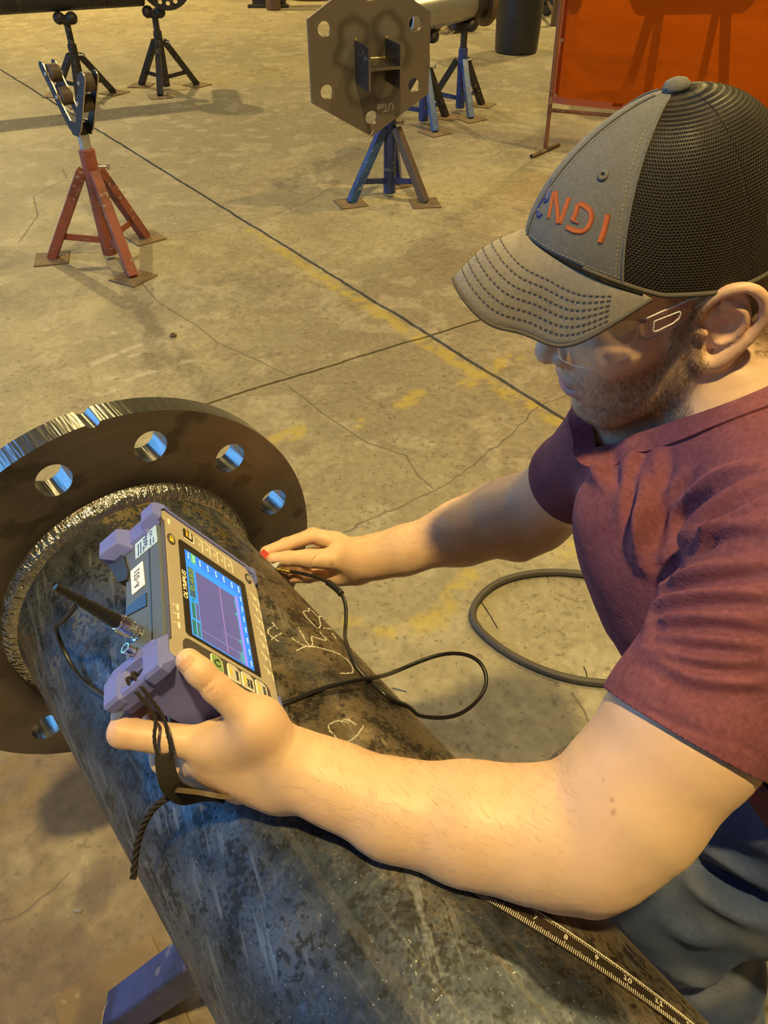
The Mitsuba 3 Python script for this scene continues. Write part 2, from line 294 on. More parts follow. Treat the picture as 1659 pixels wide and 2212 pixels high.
nt, nc = 420, 9; t = np.arange(nt) * 2 * np.pi / nt; wv = []
for j in range(nc):
    b = j / (nc - 1); r0 = PR - 0.001 + 0.017 * (1 - b); s0 = -0.018 * b
    bulge = 0.0035 * math.sin(math.pi * b)
    wob = meshkit.fbm(np.stack([np.cos(t) * 9, np.sin(t) * 9, t * 0 + j * 0.6], 1), 3) - 0.5
    rip = 0.0011 * np.sin(t * 130 + 3 * np.sin(t * 7) + j * 0.7) * math.sin(math.pi * b)
    rr = r0 + bulge * 0.7 + 0.004 * wob * math.sin(math.pi * b) + rip; ss = s0 - bulge * 0.7 - 0.003 * wob * math.sin(math.pi * b) - rip
    wv.append(PC + PU * ss[:, None] + rr[:, None] * (np.sin(t)[:, None] * PV + np.cos(t)[:, None] * ZZ))
wv = np.vstack(wv); wf = []
for j in range(nc - 1):
    i = np.arange(nt); i2 = (i + 1) % nt; wf += [np.stack([j * nt + i, j * nt + i2, (j + 1) * nt + i2], 1), np.stack([j * nt + i, (j + 1) * nt + i2, (j + 1) * nt + i], 1)]
wm = trimesh.Trimesh(wv, np.vstack(wf), process=False)
if ((wm.triangles_center - PC) * wm.face_normals).sum(1).mean() < 0: wm.invert()
add(k + '__weld_bead', wm, 'm_weld', True)
def chalk(strokes):
    ms = []
    for st in strokes:
        q = np.array([on_pipe(*s) for s in st]); q = spline(q, 14 * len(q)) if len(q) > 2 else np.linspace(q[0], q[1], 16)
        rng = np.random.default_rng(len(ms) + 5); pts = np.array([pp(s, a, PR + 0.0002) for s, a in q]) + rng.normal(0, 0.0003, (len(q), 3))
        nn = np.array([pn(a) for s, a in q]); w = 0.0012 * (0.5 + 1.1 * rng.random(len(q))); i = 0
        while i < len(q) - 1:      # chalk skips over the rough steel
            j = min(len(q) - 1, i + int(rng.integers(2, 7)))
            if j > i: ms.append(ribbon(pts[i:j + 1], nn[i:j + 1], w[i:j + 1], 0.0006))
            i = j + int(rng.random() < 0.3)
    return cat(ms)
K1 = chalk([[(593, 1352), (583, 1372), (603, 1387)], [(586, 1382), (608, 1368)], [(588, 1345), (600, 1358)]])
K2 = chalk([[(645, 1356), (655, 1375), (668, 1396)], [(628, 1378), (650, 1392), (680, 1398), (705, 1404), (730, 1412)], [(640, 1407), (658, 1398), (680, 1397)], [(672, 1374), (698, 1374), (690, 1366)], [(730, 1412), (752, 1428), (762, 1446), (752, 1455), (735, 1455)], [(672, 1374), (675, 1395)]])
K3 = chalk([[(668, 1322), (664, 1336), (673, 1346), (690, 1340), (700, 1330)], [(668, 1322), (676, 1322), (690, 1336)], [(698, 1358), (716, 1360)], [(717, 1368), (726, 1380)]])
K4 = chalk([[(752, 1562), (730, 1558), (715, 1563), (714, 1580), (728, 1596), (750, 1603)], [(750, 1553), (768, 1566), (760, 1560)], [(768, 1566), (750, 1556), (738, 1557)], [(750, 1603), (770, 1590), (785, 1568)]])
for m in (K1, K2, K3, K4): add(k + '__chalk_mark', m, 'm_chalk', False)
# ---------------------------------------------------------------- painted steel, rust, plastic
def worn(key, base, dark, metal=0.0, rough=0.45, bare=(0.3, 0.27, 0.24), amt=0.62):
    def col(p, n, uv):
        a = fbm(p.x * 26, p.y * 26, p.z * 26, 3); b = fbm(p.x * 7, p.y * 7, p.z * 7, 2)
        c = mix(base, dark, smoothstep(0.45, 0.7, b * 0.6 + a * 0.4))
        return mix(c, mi.Color3f(*bare), 0.8 * smoothstep(amt, amt + 0.07, fbm(p.x * 55, p.y * 55, p.z * 55, 3) * 0.7 + 0.3 * b))
    return mat(key, proc(col), rough, metal, 0.5)
worn('m_red', (0.26, 0.075, 0.05), (0.16, 0.05, 0.035), bare=(0.32, 0.22, 0.2), rough=0.38)
worn('m_blue', (0.03, 0.085, 0.26), (0.02, 0.045, 0.16), bare=(0.2, 0.25, 0.32), rough=0.32)
worn('m_navy', (0.028, 0.045, 0.17), (0.015, 0.024, 0.08), bare=(0.12, 0.12, 0.18), rough=0.4)
worn('m_black_steel', (0.035, 0.03, 0.028), (0.02, 0.018, 0.016), bare=(0.12, 0.09, 0.06), rough=0.45, metal=0.2)
worn('m_rust', (0.17, 0.115, 0.065), (0.1, 0.07, 0.045), bare=(0.27, 0.2, 0.12), rough=0.7)
worn('m_plate', (0.155, 0.125, 0.105), (0.12, 0.095, 0.08), metal=0.45, rough=0.42, bare=(0.2, 0.17, 0.14), amt=0.66)
mat('m_roller', (0.075, 0.05, 0.038), 0.6); mat('m_zinc', (0.55, 0.55, 0.57), 0.35, 0.85); mat('m_edge_highlight', (0.62, 0.55, 0.45), 0.35, 0.8)  # last one: machined edges, made paler to carry painted lamp highlights
mat('m_black_plastic', (0.022, 0.021, 0.021), 0.45, 0, 0.4); mat('m_grey_pipe', (0.4, 0.38, 0.36), 0.38, 0.7); mat('m_brown_metal', (0.14, 0.09, 0.055), 0.5, 0.4)
mat('m_gold_edge', (0.75, 0.6, 0.3), 0.3, 0.9)

def sqbar(a, b, w, up=(0, 0, 1), h=None, ch=0.003):
    a, b = np.array(a, float), np.array(b, float); z = nrm(b - a); up = np.array(up, float); up = up if np.linalg.norm(np.cross(up, z)) > 1e-3 else np.array([0, 1.0, 0]); x = nrm(np.cross(up, z)); y = np.cross(z, x); h = h or w
    return place(cbox((-w / 2, -h / 2, 0), (w / 2, h / 2, np.linalg.norm(b - a)), ch), a, x, y, z)
def pipe_stand(label, c, foot_deg, rad, mats, ztop, zleg, group=None, post=0.06, pad=0.15, head=None, feet=None, pad_rot=None, leg_w=0.042, tube_r=0.032):
    k = thing('pipe_stand', label, 'pipe stand', group)
    mt, ml, mb, mp = mats; c = np.array([c[0], c[1], 0.0])
    add(k + '__tube', lathe([(tube_r - 0.006, 0.02), (tube_r, 0.022), (tube_r, ztop - 0.002), (tube_r - 0.002, ztop), (tube_r - 0.007, ztop), (tube_r - 0.007, ztop - 0.05), (0, ztop - 0.05)], c, [0, 0, 1], 32), mt)
    for i in range(3):
        f = np.array(feet[i]) if feet is not None else c + rad * np.array([math.cos(math.radians(foot_deg + 120 * i)), math.sin(math.radians(foot_deg + 120 * i)), 0])
        d = nrm(f - c); r = np.linalg.norm(f - c); side = np.array([-d[1], d[0], 0])
        add(k + '__leg', sqbar(f + [0, 0, 0.006], c + d * (tube_r + 0.004) + [0, 0, zleg], leg_w, up=side), ml[i] if isinstance(ml, (list, tuple)) else ml)
        a = (pad_rot[i] if pad_rot else foot_deg + 120 * i + 20); ca, sa = math.cos(math.radians(a)), math.sin(math.radians(a))
        m = place(cbox((-pad / 2, -pad / 2, 0), (pad / 2, pad / 2, 0.007), 0.0015), f, np.array([ca, sa, 0]), np.array([-sa, ca, 0]), ZZ); add(k + '__foot_pad', m, mp)
        t = 0.1; q = f + (c + d * tube_r + [0, 0, zleg] - f) * (t / zleg) * 1.0
        add(k + '__brace', sqbar(c + d * tube_r * 0.9 + [0, 0, 0.085], q + [0, 0, 0.005], 0.03, up=side, h=0.006), mb)
    s = nrm(np.array([1.0, 0.25, 0])); zs = ztop - 0.075
    h = add(k + '__set_screw', cat(rod(c + s * tube_r * 0.8 + [0, 0, zs], c + s * (tube_r + 0.04) + [0, 0, zs], 0.006), rod(c + s * (tube_r + 0.04) + [0, 0, zs - 0.012], c + s * (tube_r + 0.04) + [0, 0, zs + 0.012], 0.007)), 'm_zinc')
    add(k + '__post', crod(c + [0, 0, ztop - 0.055], c + [0, 0, ztop + post], tube_r * 0.72, 0.002), 'm_zinc' if head == 'vee' else 'm_black_steel')
    return k, c
def vee_head(k, c, z0, h, span=0.155, rise=0.235):
    h = nrm(np.array([h[0], h[1], 0])); m = np.array([-h[1], h[0], 0])
    line = sg.LineString([(-span, rise), (-span * 0.42, 0.085), (-0.03, 0.035), (0.0, 0.022), (0.03, 0.035), (span * 0.42, 0.085), (span, rise)])
    pl = line.buffer(0.019, quad_segs=6).union(sg.Polygon([(-0.05, 0.055), (0.05, 0.055), (0.025, 0.0), (-0.025, 0.0)]))
    hd = k + '__roller_head'; ms = []
    for s in (-0.031, 0.025):
        q = ext(pl, 0.006); ms.append(place(q, c + [0, 0, z0] + m * s, h, ZZ, np.cross(h, ZZ)))
    n0 = np.cross(h, ZZ) @ m
    ms = []
    for s in (-0.028, 0.028): ms.append(place(ext(pl, 0.006), c + np.array([0, 0, z0]) + m * s - np.cross(h, ZZ) * 0.003, h, ZZ, np.cross(h, ZZ)))
    ms.append(crod(c + [0, 0, z0 - 0.01], c + [0, 0, z0 + 0.05], 0.022))
    allp = cat(ms[:2]); side = np.abs(allp.face_normals @ m) < 0.5; add(hd, cat(allp.submesh([np.nonzero(~side)[0]], append=True), ms[2]), 'm_black_steel')
    q = allp.submesh([np.nonzero(side)[0]], append=True); labels[add(hd + '__cut_edge', q, 'm_edge_highlight', 30)] = {'label': 'cut edges of the head plates with lamp highlights painted in'}
    for sg_ in (-1, 1):
        for t in (0.28, 0.8):
            x = sg_ * (span * 0.42 + (span * 0.58) * t); z = 0.085 + (rise - 0.085) * t
            nv = nrm(np.array([-sg_ * (rise - 0.085), span * 0.58])); x += nv[0] * 0.012; z += nv[1] * 0.012
            o = c + [0, 0, z0 + z] + h * x
            w = lathe([(0.008, -0.021), (0.031, -0.021), (0.034, -0.018), (0.034, 0.018), (0.031, 0.021), (0.008, 0.021)], o, m, 28); rk = add(hd + '__roller', w, 'm_roller')
            add(hd + '__bolt', crod(o - m * 0.038, o + m * 0.038, 0.008, 0.002, 8), 'm_zinc')
RED = ('m_red', 'm_red', 'm_red', 'm_rust')
k, c = pipe_stand('rusty red tripod pipe stand with an empty black V-roller head', (-1.25, 3.48), 0, 0.27, RED, 0.47, 0.385, head='vee', feet=[G(113, 560), G(315, 515), G(288, 601)], pad_rot=[15, 40, 60], tube_r=0.033)
vee_head(k, c, 0.525, (0.73, -0.68))
BLK = ('m_black_steel', 'm_black_steel', 'm_black_steel', 'm_rust')
k, c = pipe_stand('black pipe stand right behind the red stand, under the long dark pipe', (-2.3, 6.6), 40, 0.25, BLK, 0.36, 0.29, post=0.13, pad=0.17)
def ball_head(k, c, z):
    hd = add(k + '__roller_head', cat(lathe([(0, z - 0.09), (0.02, z - 0.09), (0.03, z - 0.07), (0.045, z - 0.03), (0.045, z - 0.02), (0, z - 0.02)], c, [0, 0, 1], 24)), 'm_black_steel')
    for s in (-1, 1): add(hd + '__roller', trimesh.creation.icosphere(2, 0.042).apply_translation(c + [s * 0.045, -0.01, z - 0.035]), 'm_black_steel', True)
ball_head(k, c, 0.558)
k, c = pipe_stand('black pipe stand left of centre at the flange end of the long dark pipe', (-1.73, 6.9), -88, 0.26, BLK, 0.4, 0.335, post=0.09, pad=0.17)
ball_head(k, c, 0.558)
BLU = ('m_navy', ['m_blue', 'm_black_steel', 'm_black_steel'], 'm_navy', 'm_rust')
pipe_stand('blue tripod pipe stand standing under the hexagonal steel plate', (0.03, 4.33), 0, 0.23, ('m_navy', ['m_blue', 'm_plate', 'm_navy'], 'm_navy', 'm_rust'), 0.44, 0.35, feet=[G(758, 440), G(918, 440), G(860, 398)], pad_rot=[20, 8, 30], post=0.1)
k, c = pipe_stand('blue pipe stand half hidden behind the hexagonal plate', (0.27, 5.84), -73, 0.245, BLU, 0.42, 0.335, post=0.06, pad=0.17)
ball_head(k, c, 0.56)
k, c = pipe_stand('blue pipe stand under the flanged grey pipe, left of the black barrel', (0.55, 6.2), -76, 0.245, BLU, 0.4, 0.33, post=0.1, pad=0.17)
ball_head(k, c, 0.57)
# the stand under the foreground pipe
cc = np.array([-0.1, 0.45, 0]); 
k, c = pipe_stand('blue pipe stand under the foreground pipe, its leg at the bottom left edge', cc, 188, 0.31, ('m_navy', 'm_navy', 'm_navy', 'm_rust'), 0.41, 0.37, post=0.0, pad=0.17, leg_w=0.055,
                  feet=[G(262, 2190) , cc + 0.3 * np.array([math.cos(1.1), math.sin(1.1), 0]), cc + 0.3 * np.array([math.cos(-1.2), math.sin(-1.2), 0])], pad_rot=[35, 20, 50])
hp = [PC + PU * (-0.405 + d) for d in (-0.03, 0.03)]
sad = lathe([(PR + 0.001, -0.03), (PR + 0.012, -0.03), (PR + 0.012, 0.03), (PR + 0.001, 0.03), (PR + 0.001, -0.03)], PC + PU * -0.405, PU, 96, x=ZZ)
sad = sad.slice_plane([0, 0, PC[2] - 0.09], [0, 0, -1]); add(k + '__saddle', sad, 'm_navy')

# ---------------------------------------------------------------- long dark pipe at the back left
def spool(key, label, a, b, r, mp, ends, mfl, nholes=12, fr=0.17, ft=0.035):
    a, b = np.array(a, float), np.array(b, float); d = nrm(b - a); L = np.linalg.norm(b - a); k = thing(key, label, 'pipe')
    add(k + '__pipe', lathe([(r - 0.01, 0), (r, 0), (r, L), (r - 0.01, L), (r - 0.01, 0)], a, d, 64), mp, 35)
    X, Y, _ = frame(d)
    for e in ends:
        g = sg.Point(0, 0).buffer(fr, quad_segs=24).difference(sg.Point(0, 0).buffer(r - 0.01, quad_segs=16))
        for i in range(nholes):
            t = 2 * math.pi * (i + 0.5) / nholes; q = (fr + r) / 2 + 0.006; g = g.difference(sg.Point(q * math.cos(t), q * math.sin(t)).buffer(0.013, quad_segs=6))
        add(k + '__flange', place(ext(g, ft), a + d * (e - ft / 2), X, Y, d), mfl, 25)
    return k, d, L
k, d, L = spool('steel_pipe', 'long dark steel pipe lying on black stands at the back left edge', (-3.05, 6.28, 0.665), (-1.80, 6.89, 0.665), 0.105, 'm_black_steel', [0.02], 'm_black_steel', 14, 0.165)
fb_ = nrm(np.array([0.22, -1.0, 0])); fo = np.array([-1.604, 6.85, 0.728])
k = thing('pipe_flange', 'black flange with a ring of holes right of the long dark pipe', 'flange')
g = sg.Point(0, 0).buffer(0.19, quad_segs=24).difference(sg.Point(0, 0).buffer(0.07, quad_segs=16))
for i in range(16): g = g.difference(sg.Point(0.145 * math.cos(2 * math.pi * i / 16), 0.145 * math.sin(2 * math.pi * i / 16)).buffer(0.0155, quad_segs=6))
X_, Y_, _ = frame(fb_); add(k + '__disc', place(ext(g, 0.02), fo, X_, Y_, fb_), 'm_black_steel', 25)
add(k + '__neck', lathe([(0.07, -0.5), (0.085, -0.5), (0.085, 0.0), (0.07, 0.0)], fo, fb_, 40), 'm_black_steel')
k, d, L = spool('steel_pipe', 'short grey flanged pipe on blue stands between hexagonal plate and barrel', (0.1, 5.55, 0.66), (0.58, 6.24, 0.66), 0.098, 'm_grey_pipe', [], 'm_brown_metal')
e = np.array([0.58, 6.24, 0.66]); 
d2 = nrm(np.array([0.9, 0.42, 0.0]))
add(k + '__coupling', lathe([(0.07, -0.11), (0.108, -0.1), (0.112, 0.09), (0.1, 0.13), (0.085, 0.2), (0.07, 0.2)], e - d2 * 0.07, d2, 40), 'm_black_steel')
add(k + '__flange', lathe([(0.075, 0.0), (0.142, 0.0), (0.145, 0.004), (0.145, 0.034), (0.142, 0.038), (0.1, 0.038), (0.098, 0.03), (0.08, 0.03), (0.075, 0.0)], e + d2 * 0.1, d2, 48), 'm_brown_metal')
add(k + '__flange__raised_face', lathe([(0.078, 0.031), (0.078, 0.042), (0.1, 0.042), (0.1, 0.031), (0.078, 0.031)], e + d2 * 0.1, d2, 48), 'm_gold_edge')

# ---------------------------------------------------------------- hexagonal plate with the H-beam stub
k = thing('base_plate', 'hexagonal steel plate with six holes and an H-beam stub, on a blue stand', 'steel plate')
HC = np.array([-0.061, 4.2, 0.679]); ht = np.array([math.cos(0.344), math.sin(0.344), 0]); hn = np.array([math.sin(0.344), -math.cos(0.344), 0])   # along the plate; out of it towards the camera
hexa = sg.Polygon([(0.345 * math.cos(math.radians(a)), 0.345 * math.sin(math.radians(a))) for a in range(30, 390, 60)])
for a in range(30, 390, 60): hexa = hexa.difference(sg.Point(0.258 * math.cos(math.radians(a)), 0.258 * math.sin(math.radians(a))).buffer(0.032, quad_segs=10))
def plate_col(p, n, uv):
    q = p - mi.Point3f(*[float(v) for v in HC]); x = q.x * float(ht[0]) + q.y * float(ht[1]); z = q.z
    w = 0.05 * (fbm(x * 14, z * 14, 4.0, 3) - 0.5); out = mi.Float(9.0)
    for (cx, cz, r) in ((-0.105, 0.02, 0.05), (-0.085, 0.1, 0.05), (0.09, 0.11, 0.055), (0.115, 0.01, 0.06), (-0.06, -0.12, 0.055), (0.07, -0.12, 0.055)):
        out = dr.minimum(out, dr.sqrt(dr.square(x - cx) + dr.square(z - cz)) - r)
    out = out + w
    c = mix((0.15, 0.12, 0.1), (0.185, 0.15, 0.125), fbm(x * 8, z * 8, 2.0, 3))
    c = mix(c, mi.Color3f(0.05, 0.042, 0.036), 0.55 * (1 - smoothstep(0.0, 0.03, dr.abs(out - 0.012))))
    return mix(c, mi.Color3f(0.2, 0.185, 0.165), 0.6 * (1 - smoothstep(-0.03, 0.0, out)))
mat('m_hex', proc(plate_col), 0.42, 0.4, 0.5)
add(k + '__plate', place(ext(hexa, 0.025), HC - hn * 0.025, ht, ZZ, hn), 'm_hex', 20)
hb = lambda x0, x1, z0, z1, l: place(cbox((x0, z0, 0), (x1, z1, l), 0.0015), HC + np.array([0, 0, -0.01]), ht, ZZ, hn)
HW, HH, HL = 0.071, 0.09, 0.2
beam = cat(hb(-HW - 0.01, -HW, -HH, HH, HL), hb(HW, HW + 0.01, -HH, HH, HL), hb(-HW, HW, -0.006, 0.006, HL))
add(k + '__beam_stub', beam, 'm_black_steel', False)
fr_ = lambda x0, x1, z0, z1: place(cbox((x0, z0, HL), (x1, z1, HL + 0.0012)), HC + np.array([0, 0, -0.01]), ht, ZZ, hn)
add(k + '__beam_stub__cut_face', cat(fr_(-HW - 0.01, -HW, -HH, HH), fr_(HW, HW + 0.01, -HH, HH), fr_(-HW, HW, -0.006, 0.006)), 'm_plate', False)
wl = lambda x0, x1, z, r: tube(np.array([HC + ht * x + ZZ * (z - 0.01) + hn * 0.003 for x in np.linspace(x0, x1, 20)]), r * (1 + 0.25 * np.sin(np.arange(20) * 2.1)), 8)
add(k + '__weld_bead', cat(wl(-HW, HW, 0.009, 0.006), wl(-HW - 0.01, -HW, HH, 0.007), wl(HW, HW + 0.01, HH, 0.007)), 'm_gold_edge', True)
add(k + '__column', lathe([(0.09, -0.3), (0.1, -0.3), (0.1, -0.02), (0.09, -0.02)], HC - hn * 0.004, hn, 40), 'm_plate')
def flat_strokes(st, w):
    ms = []
    for s in st:
        s = np.array(s, float); q = spline(s, 12) if len(s) > 2 else np.linspace(s[0], s[-1], 6)
        ms.append(ribbon(np.array([HC + ht * x + ZZ * z + hn * 0.0006 for x, z in q]), np.tile(hn, (len(q), 1)), w, 0.0008))
    return cat(ms)
# "UT ok" written upside down beside the lowest hole
U0 = np.array([0.105, -0.217])
def up_side_down(st, o, s): return [[(o[0] - s * x, o[1] - s * y) for x, y in q] for q in st]
UTm = up_side_down([[(0, 1), (0.02, 0.25), (0.3, 0.0), (0.55, 0.25), (0.6, 1)], [(0.75, 0.95), (1.5, 1.0)], [(1.1, 1.0), (1.1, 0.0)]], (0.112, -0.2), 0.035)
OKm = up_side_down([[(0.3, 0.6), (0.05, 0.35), (0.2, 0.02), (0.5, 0.3), (0.3, 0.6)], [(0.75, 0.8), (0.75, 0.0)], [(1.15, 0.6), (0.75, 0.3), (1.2, 0.1)], [(1.4, 0.3), (1.6, 0.32)]], (0.062, -0.2), 0.032)
CHm = up_side_down([[(0, 0), (0.35, 0.7), (0.9, 1.2)]], (0.008, -0.315), 0.02)
add(k + '__chalk_mark', flat_strokes(UTm + OKm + CHm, 0.0035), 'm_chalk', False)

# ---------------------------------------------------------------- barrel, pipe cart, posts at the back
k = thing('barrel', 'large black plastic barrel standing left of the orange welding screen', 'barrel')
bp = [(0, 0.0), (0.16, 0.0), (0.19, 0.004), (0.2, 0.02), (0.205, 0.12), (0.211, 0.29), (0.2145, 0.3), (0.2145, 0.312), (0.211, 0.322), (0.213, 0.56), (0.2165, 0.57), (0.2165, 0.582), (0.213, 0.592), (0.205, 0.8), (0.21, 0.81), (0.21, 0.85), (0.2, 0.855), (0.2, 0.82), (0, 0.82)]
add(k + '__body', lathe([(r * 0.99, z) for r, z in bp], np.array([1.25, 8.46, 0]), [0, 0, 1], 64), 'm_black_plastic', 30)
k = thing('pipe_offcut', 'short dark pipe offcut lying on the floor behind the grey pipe', 'pipe offcut', None)
mat('m_dark_pipe', (0.06, 0.05, 0.04), 0.5, 0.3); mat('m_tan_pipe', (0.34, 0.25, 0.13), 0.55, 0.2)
def offcut(k, c, d, r, L, m): add(k + '__pipe_wall', lathe([(r - 0.014, 0), (r, 0), (r, L), (r - 0.014, L), (r - 0.014, 0)], np.array(c), d, 32), m)
oc = G(936, 74); offcut(k, (oc[0] - 0.035, oc[1] + 0.02, 0.08), [0.3, 0.95, 0], 0.08, 0.3, 'm_dark_pipe')
k = thing('pipe_offcut', 'tan pipe offcut with a dark open end lying left of the barrel', 'pipe offcut')
oc = G(974, 72); offcut(k, (oc[0], oc[1], 0.078), [0.8, 0.6, 0], 0.078, 0.22, 'm_tan_pipe')
add(k + '__end_cap', lathe([(0, 0.01), (0.064, 0.01), (0.064, 0.03), (0, 0.03)], np.array([oc[0], oc[1], 0.078]), [0.8, 0.6, 0], 24), 'm_dark_pipe')  # dark disc stands for the shade inside the open end
k = thing('wheel', 'dark round wheel leaning behind the tan pipe offcut', 'wheel')
oc = G(1014, 70); add(k + '__tyre', lathe([(0.03, -0.03), (0.085, -0.03), (0.1, -0.015), (0.1, 0.015), (0.085, 0.03), (0.03, 0.03), (0.03, -0.03)], np.array([oc[0] + 0.06, oc[1] + 0.2, 0.1]), [0.9, 0.3, 0], 32), 'm_black_plastic')
k = thing('marker_post', 'thin yellow post standing behind the pipe offcuts', 'post')
o = G(970, 62); add(k + '__pole', rod((o[0], o[1], 0), (o[0], o[1], 0.9), 0.016), 'm_tan_pipe'); add(k + '__base', rod((o[0], o[1], 0), (o[0], o[1], 0.015), 0.05), 'm_tan_pipe')
k = thing('steel_post', 'brown steel post with flat base left behind the barrel', 'post')
o = G(1066, 38); add(k + '__pole', sqbar((o[0], o[1], 0), (o[0], o[1], 1.0), 0.07), 'm_brown_metal'); add(k + '__base', cbox((o[0] - 0.12, o[1] - 0.12, 0), (o[0] + 0.15, o[1] + 0.12, 0.012)), 'm_brown_metal')
k = thing('steel_post', 'dark round post on a long flat foot, far back at the top edge', 'post')
o = G(591, 21); add(k + '__pole', crod((o[0], o[1], 0), (o[0], o[1], 1.2), 0.088, 0.008, 40), 'm_brown_metal'); add(k + '__channel', cbox((o[0] - 0.27, o[1] + 0.13, 0), (o[0] + 0.13, o[1] + 0.3, 1.2), 0.004), 'm_black_steel')
o = G(536, 17); add(k + '__foot', cbox((o[0], o[1] - 0.03, 0), (o[0] + 0.5, o[1] + 0.05, 0.035), 0.004), 'm_black_steel')
k = thing('drum', 'dark drum base far back behind the hexagonal plate', 'drum'); o = G(672, 1)
add(k + '__body', lathe([(0, 0), (0.3, 0), (0.31, 0.02), (0.31, 0.8), (0, 0.8)], np.array([o[0], o[1] + 0.2, 0]), [0, 0, 1], 40), 'm_brown_metal')
k = thing('hand_truck', 'dark two-wheeled hand truck behind the right side of the barrel', 'hand truck')
o = G(1180, 34); q = G(1196, 56)
add(k + '__frame', cat(sqbar((o[0] - 0.1, o[1] + 0.2, 0.05), (o[0] - 0.16, o[1] + 0.2, 1.2), 0.04), sqbar((o[0] + 0.03, o[1], 0.12), (o[0] - 0.05, o[1] + 0.1, 1.2), 0.035), sqbar((q[0], q[1], 0.0), (q[0] + 0.02, q[1], 1.2), 0.07), sqbar((q[0], q[1], 0.1), (o[0], o[1] + 0.05, 0.14), 0.03)), 'm_brown_metal')
add(k + '__wheel', lathe([(0.02, -0.03), (0.1, -0.03), (0.12, -0.015), (0.12, 0.015), (0.1, 0.03), (0.02, 0.03), (0.02, -0.03)], np.array([o[0], o[1], 0.12]), [0.9, 0.5, 0], 32), 'm_black_plastic')
add(k + '__wheel', lathe([(0.02, -0.03), (0.1, -0.03), (0.12, -0.015), (0.12, 0.015), (0.1, 0.03), (0.02, 0.03), (0.02, -0.03)], np.array([o[0] + 0.35, o[1] + 0.2, 0.12]), [0.9, 0.5, 0], 32), 'm_black_plastic')

# ---------------------------------------------------------------- orange welding screen
k = thing('welding_screen', 'translucent orange welding curtain on a thin rusty tube frame behind the man', 'welding screen')
worn('m_frame', (0.2, 0.075, 0.035), (0.13, 0.05, 0.025), bare=(0.3, 0.16, 0.1))
SO = np.array([1.005, 5.16, 0]); sd = nrm(np.array([0.9, -0.33, 0])); SW = 1.85; fd = nrm(np.array([0.188, 0.234, 0])); lean = -0.022 * sd
for s in (0, SW):
    o = SO + sd * s
    add(k + '__upright', crod(o + [0, 0, 0.02], o + lean * 1.9 + [0, 0, 1.9], 0.0125), 'm_frame')
    add(k + '__foot_bar', lathe([(0.009, -0.17), (0.0125, -0.17), (0.0125, 0.17), (0.009, 0.17), (0.009, -0.17)], o + [0, 0, 0.0125], fd, 16), 'm_rust')
for z in (0.24, 1.9): add(k + '__rail', crod(SO + lean * z + [0, 0, z], SO + sd * SW + lean * z + [0, 0, z], 0.011), 'm_frame')
nx, nz = 60, 40; vs = []
X, Zg = np.meshgrid(np.linspace(0.018, SW - 0.018, nx), np.linspace(0.285, 1.86, nz), indexing='ij')
off = 0.016 * np.sin(X * 7.0 + 0.8 * np.sin(Zg * 3)) + 0.012 * (meshkit.fbm(np.stack([X * 3, Zg * 3, X * 0], -1), 3) - 0.5) + 0.02 * np.exp(-((Zg - 0.55 + 0.9 * (X - 0.1)) / 0.03) ** 2) * np.exp(-X * 2.0) - 0.05
fn = np.array([-sd[1], sd[0], 0]) * -1
v = SO + X[..., None] * sd + Zg[..., None] * (ZZ + lean) - off[..., None] * fn * np.clip(X / 0.1, 0.2, 1)[..., None]
def grid_faces(a, b): 
    i, j = np.meshgrid(np.arange(a - 1), np.arange(b - 1), indexing='ij'); q = (i * b + j).ravel(); return np.vstack([np.stack([q, q + b, q + b + 1], 1), np.stack([q, q + b + 1, q + 1], 1)])
cur = trimesh.Trimesh(v.reshape(-1, 3), grid_faces(nx, nz), process=False)
scene['m_curtain'] = {'type': 'blendbsdf', 'weight': 0.45, 'a': {'type': 'principledthin', 'base_color': rgb(0.5, 0.095, 0.006), 'roughness': 0.35, 'diff_trans': 1.0, 'spec_trans': 0.0, 'eta': 1.4},
                      'b': {'type': 'thindielectric', 'int_ior': 1.4, 'specular_transmittance': rgb(0.75, 0.16, 0.01)}}
add(k + '__curtain', cur, 'm_curtain', True)
mat('m_hem', (0.34, 0.07, 0.02), 0.5)
hem = lambda s0, s1, t: [v[i, j] - fn * -0.002 for i, j in t]
add(k + '__curtain__hem', cat(ribbon(np.array([v[i, 0] + [0, 0, 0.015] for i in range(nx)]), np.tile(fn, (nx, 1)), 0.035, 0.004), ribbon(np.array([v[0, j] + sd * 0.012 for j in range(nz)]), np.tile(fn, (nz, 1)), 0.03, 0.004)), 'm_hem', False)
for z in (0.33, 0.62, 0.95, 1.3, 1.65):
    o = SO + sd * 0.034 + ZZ * z + lean * z; 
    j = int((z - 0.285) / (1.86 - 0.285) * (nz - 1)); o = v[0, j] + sd * 0.014
    add(k + '__grommet', lathe([(0.004, -0.006), (0.008, -0.006), (0.008, 0.006), (0.004, 0.006), (0.004, -0.006)], o, fn, 16), 'm_zinc')

# ---------------------------------------------------------------- dark tank on stands seen through the curtain
k = thing('tank', 'dark round tank on legs seen dimly through the orange curtain', 'tank')
to = np.array([2.35, 7.1, 0.78]); td = nrm(np.array([1.0, 0.12, 0])); add(k + '__shell', lathe([(0, -0.5), (0.2, -0.48), (0.3, -0.4), (0.3, 0.4), (0.2, 0.48), (0, 0.5)], to, td, 40), 'm_black_steel')
for sx in (-0.3, 0.32):
    for sy in (-1, 1): add(k + '__leg', sqbar(to * [1, 1, 0] + td * sx + np.array([0.02, 0.26 * sy, 0]), to + td * sx * 0.85 + np.array([0, 0.1 * sy, -0.27]), 0.06), 'm_black_steel')
